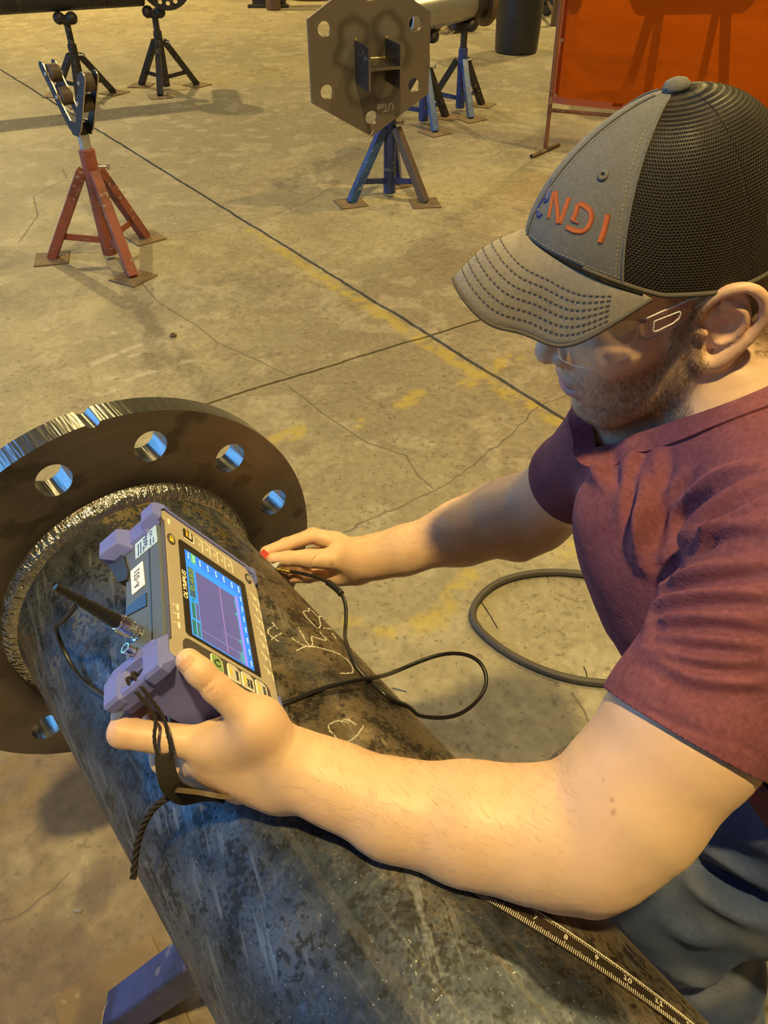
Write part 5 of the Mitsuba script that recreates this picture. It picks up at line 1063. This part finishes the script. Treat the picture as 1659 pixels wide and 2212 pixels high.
# bill
BI = spline([(.052, .0835, .0455), (.075, .073, .057), (.098, .05, .0695), (.112, .025, .077), (.1165, 0, .0795)], 30)
BO = spline([(.047, .086, .041), (.066, .0855, .033), (.09, .08, .0205), (.118, .064, .009), (.142, .0455, .0185), (.163, .037, .027), (.178, .026, .042), (.1855, .012, .056), (.1865, 0, .0605)], 30)
BI = np.vstack([BI, BI[-2::-1] * [1, -1, 1]]); BO = np.vstack([BO, BO[-2::-1] * [1, -1, 1]])
def bill(s, lift=0.0):
    b = BI + (BO - BI) * s; b = b.copy(); b[:, 2] += .010 * math.sin(math.pi * min(s, 1)) * np.sin(np.linspace(0, np.pi, len(b))) ** .7 + lift; return b
ss = np.linspace(0, 1, 14); bv = np.vstack([cw(bill(s)) for s in ss]); bm = trimesh.Trimesh(bv, grid_faces(len(ss), len(BI)), process=False)
if (bm.vertex_normals @ HR[:, 2]).mean() < 0: bm = trimesh.Trimesh(bv, np.array(bm.faces)[:, ::-1], process=False)
add(C_ + '__bill', thick(bm, .003), 'm_bill', True)
st = []
for s in (.36, .47, .58, .68, .78, .87):
    b = bill(s); w = cw(b); nn = np.gradient(w, axis=0); up = np.cross(nn, cw(bill(s + .02)) - w); up /= np.linalg.norm(up, axis=1, keepdims=True); up *= np.sign(up @ HR[:, 2])[:, None]
    from scipy.interpolate import interp1d
    tt = np.linspace(0, 1, 160); f = interp1d(np.linspace(0, 1, len(w)), np.hstack([w + up * .0007, up]), axis=0, kind='cubic')(tt); st.append(dashes(f[16:-16, :3], f[16:-16, 3:], w=.0007, on=.003, off=.0018))
k = add(C_ + '__bill__stitching', cat(st), 'm_thread_dark', False); labels[k] = {'kind': 'stuff'}
add(C_ + '__bill__binding', tube(cw(bill(1.0)), .0017, 8), 'm_thread_dark', True)
add(C_ + '__bill__piping', tube(cw(bill(0.0) + [0.001, 0, 0.0]), .0013, 8), 'm_mesh', True)
add(C_ + '__sweatband', tube(np.vstack([cw(crown(np.linspace(SEAM - .3, 2 * math.pi - SEAM + .3, 90), np.zeros(90)))]), .0021, 8), 'm_thread_dark', True)
# ---------------------------------------------------------------- lettering on the cap
mat('m_orange_thread', (0.62, 0.17, 0.07), 0.55, 0, 0.4, bump=lambda p, n, uv: 0.0006 * dr.sin((p.x + p.y * .4 + p.z * .8) * 5200), bscale=1.0, eps=1e-4, sheen=0.4)
mat('m_blue_thread', (0.02, 0.035, 0.22), 0.5, 0, 0.4)
PHG, HG = np.meshgrid(np.linspace(-.45, SEAM, 260), np.linspace(0, .8, 200), indexing='ij'); CG = cw(crown(PHG, HG)).reshape(-1, 3)
def cap_at(x, y):
    r = nrm(ray(x, y)); d = CG - CO; t = d @ r; i = np.argmin(np.linalg.norm(d - t[:, None] * r, axis=1) + .05 * (t - t.min())); return PHG.ravel()[i], HG.ravel()[i]
def puff(path, nor, w, t):
    """A raised rounded band (embroidery)."""
    tg = np.gradient(path, axis=0); tg /= np.linalg.norm(tg, axis=1, keepdims=True); s = np.cross(tg, nor); s /= np.linalg.norm(s, axis=1, keepdims=True); w = np.broadcast_to(np.asarray(w, float), (len(path),))
    a = np.linspace(0, np.pi, 9); n = len(path); e = np.minimum(1, np.minimum(np.arange(n), n - 1 - np.arange(n)) / 2 + .35)
    v = (path[:, None] + s[:, None] * (np.cos(a)[None, :, None] * w[:, None, None] / 2) + nor[:, None] * ((np.sin(a)[None, :, None] * t - .0006) * e[:, None, None])).reshape(-1, 3)
    m = trimesh.Trimesh(v, grid_faces(n, 9), process=False)
    if (m.face_normals * np.repeat(nor[:-1], 8, 0).repeat(2, 0)[:len(m.faces)]).sum() < 0: m.invert()
    return m
def cap_stroke(px, w, t=.0016):
    q = np.array([cap_at(960 + .4214 * x, 160 + .4214 * y) for x, y in px]); q = spline(q, 40) if len(q) > 2 else np.linspace(q[0], q[1], 24)
    a, b = cw(crown(q[:, 0], q[:, 1], .0003)), cw(crown(q[:, 0], q[:, 1], .0013)); n = b - a; n /= np.linalg.norm(n, axis=1, keepdims=True)
    return puff(a, n, w, t)
add(C_ + '__letter', cat(cap_stroke([(563, 600), (548, 672), (533, 742)], .0034), cap_stroke([(572, 602), (578, 690), (584, 768)], .0042), cap_stroke([(640, 632), (616, 700), (590, 768)], .0042)), 'm_orange_thread', True)
add(C_ + '__letter', cat(cap_stroke([(690, 662), (732, 684), (752, 722), (748, 765), (722, 800), (690, 808), (655, 800), (625, 783)], .0044), cap_stroke([(686, 664), (672, 712), (656, 752)], .0044), cap_stroke([(656, 752), (690, 765)], .0014)), 'm_orange_thread', True)
add(C_ + '__letter', cap_stroke([(838, 718), (822, 790), (796, 868)], .0047), 'm_orange_thread', True)
add(C_ + '__letter', cat(cap_stroke([(558, 533), (535, 585), (519, 640)], .0026), cap_stroke([(519, 640), (500, 655), (482, 690), (480, 715), (490, 728), (503, 716)], .0024), cap_stroke([(545, 600), (530, 650), (512, 655)], .002)), 'm_blue_thread', True)
# ---------------------------------------------------------------- safety glasses
scene['m_clear'] = {'type': 'dielectric', 'int_ior': 1.49}
mat('m_rim_glint', (0.75, 0.72, 0.7), 0.15, 0, 0.6)  # near-white lines imitate light caught on the clear plastic edges
scene['m_lens'] = {'type': 'thindielectric', 'int_ior': 1.5}
def hp(x, y, yl):        # head coordinates of a sight line where it meets the upright plane y = yl of the head
    d, n = ray(x, y), HR[:, 1]; o = HO + n * yl; return hl(CO + d * (((o - CO) @ n) / (d @ n)))
GL = M + '__safety_glasses'
def crop3(x, y): return 1220 + x * .2646, 560 + y * .2646
def temple_poly(pts, yl): return sg.Polygon([tuple(hp(*crop3(*q), yl)[[0, 2]]) for q in pts])
def xz_plate(poly, y0, t):
    m = ext(poly, t); M4 = np.eye(4); M4[:3, :3] = np.array([[1, 0, 0], [0, 0, 1], [0, 1, 0]]); m.apply_transform(M4); m.apply_translation([0, y0, 0]); m.fix_normals(); return m
tp = temple_poly([(585, 500), (655, 492), (800, 425), (1010, 335), (1190, 280), (1290, 262), (1290, 285), (1180, 310), (1060, 400), (965, 500), (880, 560), (670, 658), (600, 640)], .081)
slot = temple_poly([(725, 500), (930, 420), (942, 432), (925, 478), (880, 515), (740, 583), (715, 580)], .081)
def both(m):
    a = place(m, HO, HR[:, 0], HR[:, 1], HR[:, 2]); mm = m.copy(); mm.apply_transform(np.diag([1, -1, 1, 1])); mm.invert(); return a, place(mm, HO, HR[:, 0], HR[:, 1], HR[:, 2])
for q in both(xz_plate(tp.difference(slot.buffer(.0006)), .0795, .0028)): add(GL + '__temple', q, 'm_clear', False)
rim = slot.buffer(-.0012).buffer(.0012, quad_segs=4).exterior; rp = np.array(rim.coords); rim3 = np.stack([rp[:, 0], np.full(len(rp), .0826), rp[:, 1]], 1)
for q in both(tube(np.vstack([rim3[:-1], rim3[:1]]), .0006, 8)): add(GL + '__temple_slot_rim', q, 'm_rim_glint', True)
tx = meshkit.text_mesh('UVEX'[:0] or 'UNLINE'[:6], .0042, .0005) if False else None
for q in both(cat(crod(hp(*crop3(630, 508), .081), hp(*crop3(640, 632), .081), .0028, .0006, 16), cbox(hp(*crop3(655, 500), .0785) - [.0022, 0, .015], hp(*crop3(655, 500), .0785) + [.0022, .005, .0015], .0008))): add(GL + '__hinge', q, 'm_clear', False)
th = np.linspace(-1.32, 1.32, 60); zz = np.linspace(0, 1, 14); lv = []
for a in th:
    x = .028 + .088 * math.cos(a) ** .9; y = .0805 * math.sin(a) / math.sin(1.32); u = abs(a) / 1.32
    zt_, zb = .026 - .004 * u, -.026 * (1 - u ** 4) - .002 + .002 * u - (.0 if abs(a) > .2 else -.012 * (1 - (a / .2) ** 2))
    lv.append([(x - .004 * (b - .5) ** 2, y, zb + (zt_ - zb) * b) for b in zz])
lm = trimesh.Trimesh(cw(np.array(lv).reshape(-1, 3)), grid_faces(60, 14), process=False)
add(GL + '__lens', lm, 'm_lens', True)
lv = np.array(lv); add(GL + '__lens_edge', tube(cw(lv[:, 0]), .00045, 8), 'm_clear', True)
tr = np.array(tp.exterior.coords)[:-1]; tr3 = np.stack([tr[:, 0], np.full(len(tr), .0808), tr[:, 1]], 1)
for q in both(tube(np.vstack([tr3[1:9]]), .0007, 8)): add(GL + '__temple_edge', q, 'm_rim_glint', True)  # painted glints along the temple outline
for q in both(tube(tr3[9:], .0006, 8)): add(GL + '__temple_edge', q, 'm_rim_glint', True)
# ---------------------------------------------------------------- nails and hair
mat('m_nail', (0.66, 0.41, 0.31), 0.3, 0, 0.5)
def nail(c, d, n, w, l, R):
    d = nrm(d); n = nrm(n - (n @ d) * d); s = np.cross(n, d); u, vv = np.meshgrid(np.linspace(-1, 1, 11), np.linspace(-1, 1, 12), indexing='ij')
    wid = w * (1 - .18 * np.clip(-vv, 0, 1) ** 2 - .12 * np.clip(vv, 0, 1) ** 4); ax = u * wid / R
    q = c + (R * np.sin(ax))[..., None] * s + (R * np.cos(ax) - R)[..., None] * n + (vv * l * (1 - .12 * u ** 2 * np.sign(vv)))[..., None] * d - (.0008 * np.clip(-vv, 0, 1) ** 3)[..., None] * n
    m = trimesh.Trimesh(q.reshape(-1, 3), grid_faces(11, 12), process=False)
    if (m.face_normals @ n).mean() < 0: m.invert()
    return thick(m, .0008)
a, b = P(407, 1428, .594), P(468, 1487, .5985); ax = nrm(a - b); nv = nrm(-nrm(ray(408, 1440)) + ax * .15 + nrm(np.cross(ax, nrm(ray(408, 1440)))) * .25)
NC = a - ax * .0015; add(M + '__thumbnail', nail(NC + nrm(nv - (nv @ ax) * ax) * .0100, ax, nv, .0066, .0072, .0085), 'm_nail', True)
a, b = P(589, 1208, 1.03), P(622, 1206, 1.037); ax = nrm(a - b); nv = nrm(CO - a); nv = nrm(nv - (nv @ ax) * ax + np.array([0, 0, .3]))
add(M + '__thumbnail', nail(a - ax * .002 + nrm(nv - (nv @ ax) * ax) * .0090, ax, nv, .0058, .0062, .0078), 'm_nail', True)
mat('m_hair', (0.19, 0.105, 0.05), 0.45, 0, 0.5); mat('m_arm_hair', (0.34, 0.2, 0.09), 0.5, 0, 0.4)
def hairs(base, nor, down, L, w, rng):
    ms_v, ms_f = [], []
    for p, n, d in zip(base, nor, down):
        l = L * (.6 + .8 * rng.random()); t = nrm(d - (d @ n) * n + rng.normal(0, .25, 3)); s = nrm(np.cross(t, n)) * w
        q = [p - s - n * .0004, p + s - n * .0004, p + n * l * .35 + t * l * .5 + s * .7, p + n * l * .35 + t * l * .5 - s * .7, p + n * l * .4 + t * l]
        k = len(ms_v); ms_v += q; ms_f += [[k, k + 1, k + 2], [k, k + 2, k + 3], [k + 3, k + 2, k + 4]]
    return trimesh.Trimesh(ms_v, ms_f, process=False)
rng = np.random.default_rng(11); bv, bn = np.array(body.vertices), np.array(body.vertex_normals); lc = hl(bv); x, y, z = lc.T; ay = np.abs(y)
ramp = lambda a, b, t: np.clip((t - a) / (b - a), 0, 1)
zl = -.083 - .043 * ramp(.0, .07, x); dens = ramp(.0, .012, z - zl) * ramp(.0, .014, x - .012 * ramp(-.03, -.06, z)) * (1 - .8 * ramp(.05, .085, x)) * ramp(.004, -.02, z - (-.036 + .012 * ramp(.06, .02, x) + .05 * ramp(.024, .004, x))) * ramp(-.008, .004, x) * (1 - ((ay < .022) & (np.abs(z + .067) < .012) & (x > .085))) * (x < .14) * (ay < .1)
dens = np.maximum(dens, .12 * ((np.abs(z + .049) < .005) & (x > .088) & (ay < .03)))
dens = np.maximum(dens, ((x > .006) & (x < .028) & (z > -.05) & (z < .03) & (ay > .06) & (ay < .082)) * .9)
def pick(dens, n): pr = dens / dens.sum(); return rng.choice(len(bv), n, replace=True, p=pr)
i = pick(dens * (np.abs(bn).sum(1) > 0), 9000); dn = np.tile(-HR[:, 2] + .15 * HR[:, 0], (len(i), 1))
k = add(M + '__beard', hairs(bv[i] + rng.normal(0, .0006, (len(i), 3)), bn[i], dn, .0042, .00012, rng), 'm_hair', False); labels[k] = {'kind': 'stuff', 'label': 'short brown beard hairs'}
dens = ((x > -.11) & (x < -.035) & (z > -.06) & (z < .03) & (ay < .08)).astype(float) * (np.linalg.norm(bv - HO, axis=1) < .14); i = pick(dens, 2600)
k = add(M + '__nape_hair', hairs(bv[i], bn[i], np.tile(-HR[:, 2] - .5 * HR[:, 0], (len(i), 1)), .007, .00016, rng), 'm_hair', False); labels[k] = {'kind': 'stuff', 'label': 'short dark hair below the cap'}
def arm_d(p, a, b): ab = b - a; t = (p - a) @ ab / (ab @ ab); return t, np.linalg.norm(p - a - np.clip(t, 0, 1)[:, None] * ab, axis=1)
tl, rl = arm_d(bv, LW, LE); tr, rr = arm_d(bv, RW, RE)
dens = ((tl > -.1) & (tl < .92) & (rl < .075) & (bn[:, 2] > .1)) * ramp(0, .25, tl + .1) * (.35 + bn[:, 1].clip(0, 1)) + ((tr > -.05) & (tr < .95) & (rr < .07) & (bn[:, 2] > -.1)) * .5
i = pick(dens.astype(float), 2600); dd = np.where(((bv[i] - LW) ** 2).sum(1)[:, None] < ((bv[i] - RW) ** 2).sum(1)[:, None], nrm(LW - LE) * .75 + np.array([0, .5, .1]), nrm(RW - RE) + np.array([0, .4, 0]))
k = add(M + '__arm_hair', hairs(bv[i], bn[i], dd, .0085, .00007, rng), 'm_arm_hair', False); labels[k] = {'kind': 'stuff'}
# ---------------------------------------------------------------- hand strap of the detector
mat('m_cord', (0.03, 0.025, 0.022), 0.9, 0, 0.2, sheen=0.4); mat('m_strap', (0.035, 0.03, 0.026), 0.95, 0, 0.1, bump=lambda p, n, uv: 0.0012 * fbm(p.x * 700, p.y * 700, p.z * 700, 2), bscale=1.0, sheen=0.5); mat('m_leather', (0.11, 0.075, 0.045), 0.6)
def braid(path, r, turns=None, strands=3):
    n = len(path); tg = np.gradient(path, axis=0); tg /= np.linalg.norm(tg, axis=1, keepdims=True); X = frame(tg[0])[0]; Xs = []
    for t in tg: X = nrm(X - (X @ t) * t); Xs.append(X)
    Xs = np.array(Xs); Ys = np.cross(tg, Xs); L = np.r_[0, np.cumsum(np.linalg.norm(np.diff(path, axis=0), axis=1))]; ms = []
    for k in range(strands):
        a = L / (r * 5.2) * 2 * np.pi * .5 + 2 * np.pi * k / strands
        ms.append(tube(path + (np.cos(a)[:, None] * Xs * .62 + np.sin(a)[:, None] * Ys * .62) * r, r * .62, 7))
    return cat(ms)
DK = D + '__hand_strap'
anchor = dl(-.118, .078, -.041)
anchor = dl(-.112, .079, -.041)
c1 = spline([anchor, dl(-.114, .086, -.044), P(333, 1545, .6), P(334, 1580, .598), P(336, 1615, .598), P(345, 1640, .601)] , 160); c2 = spline([anchor + zdir * .004, dl(-.114, .087, -.036), P(352, 1548, .6), P(361, 1580, .598), P(368, 1612, .598), P(366, 1640, .601)], 160)
add(DK + '__cord', braid(c1, .00125), 'm_cord', True); add(DK + '__cord', braid(c2, .00125), 'm_cord', True)
sp_ = [(355, 1630, .601), (358, 1660, .604), (366, 1690, .611), (386, 1712, .627), (420, 1722, .650), (470, 1728, .672)]; pth = spline([P(*q) for q in sp_], 50)
tgp = np.gradient(pth, axis=0); nn = np.array([nrm(np.cross(np.cross(t, CO - q), t)) for q, t in zip(pth, tgp)]); mixn = np.linspace(0, 1, 50)[:, None] ** 2
nn = nn * (1 - mixn) + np.array([-.3, -.75, -.2]) * mixn; nn /= np.linalg.norm(nn, axis=1, keepdims=True)
add(DK + '__band', ribbon(pth, nn, np.linspace(.0145, .018, 50), .0035), 'm_strap', 40)
lp = spline([P(380, 1706, .618), P(430, 1712, .632), P(490, 1720, .64), P(540, 1712, .645)], 40); ln_ = np.tile(nrm(np.array([-.1, -.86, -.5])), (40, 1))
add(DK + '__leather_pad', ribbon(lp, ln_, np.r_[np.linspace(.014, .026, 20), np.linspace(.026, .014, 20)], .004), 'm_leather', 40)
tail = spline([P(398, 1706, .628), P(362, 1722, .628), P(330, 1748, .634), P(306, 1790, .645), P(294, 1835, .655), P(290, 1868, .66), P(288, 1896, .664)], 130)
add(DK + '__cord_tail', braid(tail, np.r_[np.linspace(.0022, .003, 130)].mean()), 'm_cord', True)
# ---------------------------------------------------------------- probe, cable
mat('m_red_probe', (0.45, 0.03, 0.02), 0.4); mat('m_cable', (0.012, 0.011, 0.011), 0.35, 0, 0.5); mat('m_hose', (0.06, 0.05, 0.042), 0.5, 0, 0.4)
k = thing('probe', 'small red and metal ultrasonic probe pinched in the right hand', 'probe')
pa, pb = P(566, 1194, 1.036), P(604, 1224, 1.026); pd = nrm(pb - pa); L = np.linalg.norm(pb - pa); po, _ = on_pipe(588, 1215); 
up = nrm(pa - PC - ((pa - PC) @ PU) * PU); sd2 = np.cross(pd, up)
add(k + '__wedge', place(cbox((-.0055, -.005, 0), (.0055, .006, L * .56), .001), pa, sd2, np.cross(pd, sd2), pd), 'm_red_probe', False)
add(k + '__case', place(cbox((-.005, -.0045, L * .57), (.005, .006, L), .001), pa, sd2, np.cross(pd, sd2), pd), 'm_zinc', False)
ga, gb = P(602, 1229, 1.024), P(630, 1235, 1.02); gd = nrm(gb - ga)
add(k + '__connector', lathe([(0, -.002), (.0032, -.002), (.0032, .0045), (.0024, .005), (.0024, .0065), (.0034, .007), (.0034, .0085), (.0024, .009), (.0024, .011), (.0032, .0115), (.0032, .0165), (.0018, .017), (0, .017)], ga, gd, 12), 'm_gold', 25)
k = thing('probe_cable', 'thin black cable looping from the probe over the pipe to the detector', 'cable')
def opz(x, y, lift): s, a = on_pipe(x, y, lift); return pp(s, a, PR + lift)
cr_ = .0024
cp = [gb - gd * .001, P(660, 1240, 1.012), P(700, 1253, 1.0), P(728, 1272, .99), P(745, 1297, .978), P(747, 1345, .96), opz(752, 1400, .010), opz(768, 1438, .006), opz(792, 1466, cr_), opz(836, 1504, .004), P(900, 1545, .868), P(965, 1550, .892), P(1025, 1520, .925), P(1052, 1472, .94), P(1035, 1428, .95), P(985, 1411, .94), P(930, 1420, .92), P(870, 1444, .893), opz(805, 1464, .0085), opz(745, 1474, .007), opz(690, 1490, .0035), opz(640, 1510, cr_), opz(600, 1525, cr_), opz(520, 1540, cr_), opz(420, 1545, cr_), opz(320, 1540, cr_), opz(240, 1514, cr_), opz(190, 1482, .004), opz(150, 1430, .008), opz(128, 1380, .02)]
be = BN[0] + ydir * .060; b0 = BN[0] + ydir * .018
cp += [P(134, 1342, P(0, 0, 1)[0] * 0 + .77), P(160, 1314, .745), be + ydir * .018]
cpath = spline(cp, 420)
from scipy.ndimage import gaussian_filter1d as gf1
for i in range(420):       # the cable never sinks into the pipe
    q = cpath[i] - PC; q = q - (q @ PU) * PU; rq_ = np.linalg.norm(q)
    if rq_ < PR + cr_: cpath[i] += q / rq_ * (PR + cr_ - rq_)
ce = cpath[[0, -1]].copy(); cpath = gf1(cpath, 2.5, axis=0, mode='nearest'); cpath[[0, -1]] = ce
add(k + '__wire', tube(cpath, cr_, 10), 'm_cable', True)
i = int(np.argmin(np.linalg.norm(cpath - P(725, 1268, .99), axis=1))); seg = cpath[i - 5:i + 6]; add(k + '__splice_sleeve', tube(seg, .0042, 12), 'm_cable', True)
add(k + '__plug', lathe(np.array([(0, 0), (.0074, 0), (.0074, .002), (.0066, .0025), (.0066, .005), (.0078, .0055), (.0078, .012), (.007, .0125), (.007, .015), (.0055, .0155), (0, .0155)]), b0 - ydir * .0105, ydir, 28), 'm_chrome', 30)
bt = [(0, 0), (.0058, 0)]
for j in range(9): s = .002 + j * .0045; r = .0062 - .00025 * j; bt += [(r, s), (r, s + .003), (r - .0007, s + .0033), (r - .0007, s + .0042)]
bt += [(.0034, .048), (.0028, .060), (0, .060)]
add(k + '__plug_boot', lathe(np.array(bt), b0 + ydir * .0045, ydir, 24), 'm_cable', 30)
# ---------------------------------------------------------------- flexible steel rule on the pipe
k = thing('steel_rule', 'narrow flexible steel rule with inch marks lying on the pipe under the elbow', 'ruler')
def rule_at(inch): return np.interp(inch, [6, 11], [-.6459, -.7633]) + 0 if 6 <= inch <= 11 else -.6459 - (inch - 6) * (.1174 / 5), math.radians(18.4 + (inch - 6) * 3.78)
inches = np.linspace(3.6, 12.6, 160); rq = np.array([rule_at(t) for t in inches]); rp = np.array([pp(s, a, PR + .0012) for s, a in rq]); rn = np.array([pn(a) for s, a in rq])
RW_ = .0178
mat('m_rule', (0.13, 0.1, 0.075), 0.32, 0.8); mat('m_rule_mark', (0.8, 0.74, 0.6), 0.4, 0.2)
add(k + '__blade', ribbon(rp, rn, RW_, .0008), 'm_rule', False)
tg = np.gradient(rp, axis=0); tg /= np.linalg.norm(tg, axis=1, keepdims=True); rs_ = np.cross(tg, rn); rs_ /= np.linalg.norm(rs_, axis=1, keepdims=True)
away = 1 if (pix_y := (rs_[80] @ PV)) > 0 else -1; rs_ *= away
def rpt(t, off, lift=.0005): return np.array([np.interp(t, inches, rp[:, j]) + off * np.interp(t, inches, rs_[:, j]) + lift * np.interp(t, inches, rn[:, j]) for j in range(3)])
tk, dots = [], []
for j in range(int(4 * 16), int(12.5 * 16)):
    t = j / 16; l = .0062 if j % 16 == 0 else .0056 if j % 8 == 0 else .005 if j % 4 == 0 else .0044
    p0, p1 = rpt(t, -RW_ / 2 + .0004), rpt(t, -RW_ / 2 + .0004 + l); nn = np.array([np.interp(t, inches, rn[:, m]) for m in range(3)]); tk.append(ribbon(np.array([p0, p1]), np.array([nn, nn]), .00062, .0003))
    p0, p1 = rpt(t, RW_ / 2 - .0035), rpt(t, RW_ / 2 - .0022 if j % 2 else RW_ / 2 - .0016); tk.append(ribbon(np.array([p0, p1]), np.array([nn, nn]), .0006, .0003))
kk = add(k + '__tick_mark', cat(tk), 'm_rule_mark', False); labels[kk] = {'kind': 'stuff'}
e0 = np.array([rpt(t, RW_ / 2 - .0005, .0004) for t in inches]); add(k + '__bright_edge', ribbon(e0, rn, .0011, .0005), 'm_rule_mark', False)  # pale strip imitates light reflected off the upper edge
for t in range(5, 13):
    m = meshkit.text_mesh(str(t), .0042, .0003, True); m.apply_translation([-m.bounds[:, 0].mean(), -.0016, 0]); o = rpt(t, .0013, .0004); j = int(np.argmin(np.abs(inches - t)))
    add(k + '__numeral', place(m, o, tg[j], rs_[j], rn[j]) if np.cross(tg[j], rs_[j]) @ rn[j] > 0 else place(m, o, -tg[j], rs_[j], rn[j]), 'm_rule_mark', False)
# ---------------------------------------------------------------- hose and scraps on the floor
k = thing('hose', 'thick dark rubber hose lying in a loop on the floor beside the man', 'hose')
hz = [G(x, y, .0095) for x, y in ((1021, 1330), (1052, 1275), (1112, 1246), (1200, 1236), (1290, 1246), (1352, 1264), (1430, 1300), (1490, 1360), (1470, 1430), (1400, 1472), (1330, 1477), (1250, 1469), (1180, 1450), (1100, 1412), (1045, 1370))]
hz = spline(hz, 200, True); add(k + '__tubing', tube(hz, .0092, 14, caps=False), 'm_hose', True)
for lab, px, m in (('thin dark wire offcut inside the hose loop, left side', [(1040, 1301), (1056, 1325), (1075, 1357)], 'm_cable'), ('short dark wire offcut beside the lower edge of the hose loop', [(1261, 1440), (1266, 1452), (1269, 1470)], 'm_cable'), ('short bluish wire offcut between the cable and the pipe', [(848, 1486), (862, 1490), (878, 1494)], 'm_navy')):
    k = thing('wire_offcut', lab, 'wire'); add(k + '__strand', tube(spline([G(x, y, .0012) for x, y in px], 16), .0011, 6), m, True)
k = thing('hex_nut', 'small steel nut on the floor left of the flange', 'nut'); o = G(375, 727); add(k + '__body', lathe([(.006, 0), (.012, 0), (.013, .002), (.013, .009), (.012, .011), (.006, .011), (.006, 0)], o, [0, 0, 1], 6), 'm_brown_metal', False)
k = thing('metal_scrap', 'small shiny metal scrap on the floor near the lower left edge', 'scrap'); o = G(169, 1969); add(k + '__chip', cbox(o - [.007, .003, 0], o + [.007, .003, .004], .001), 'm_zinc', False)
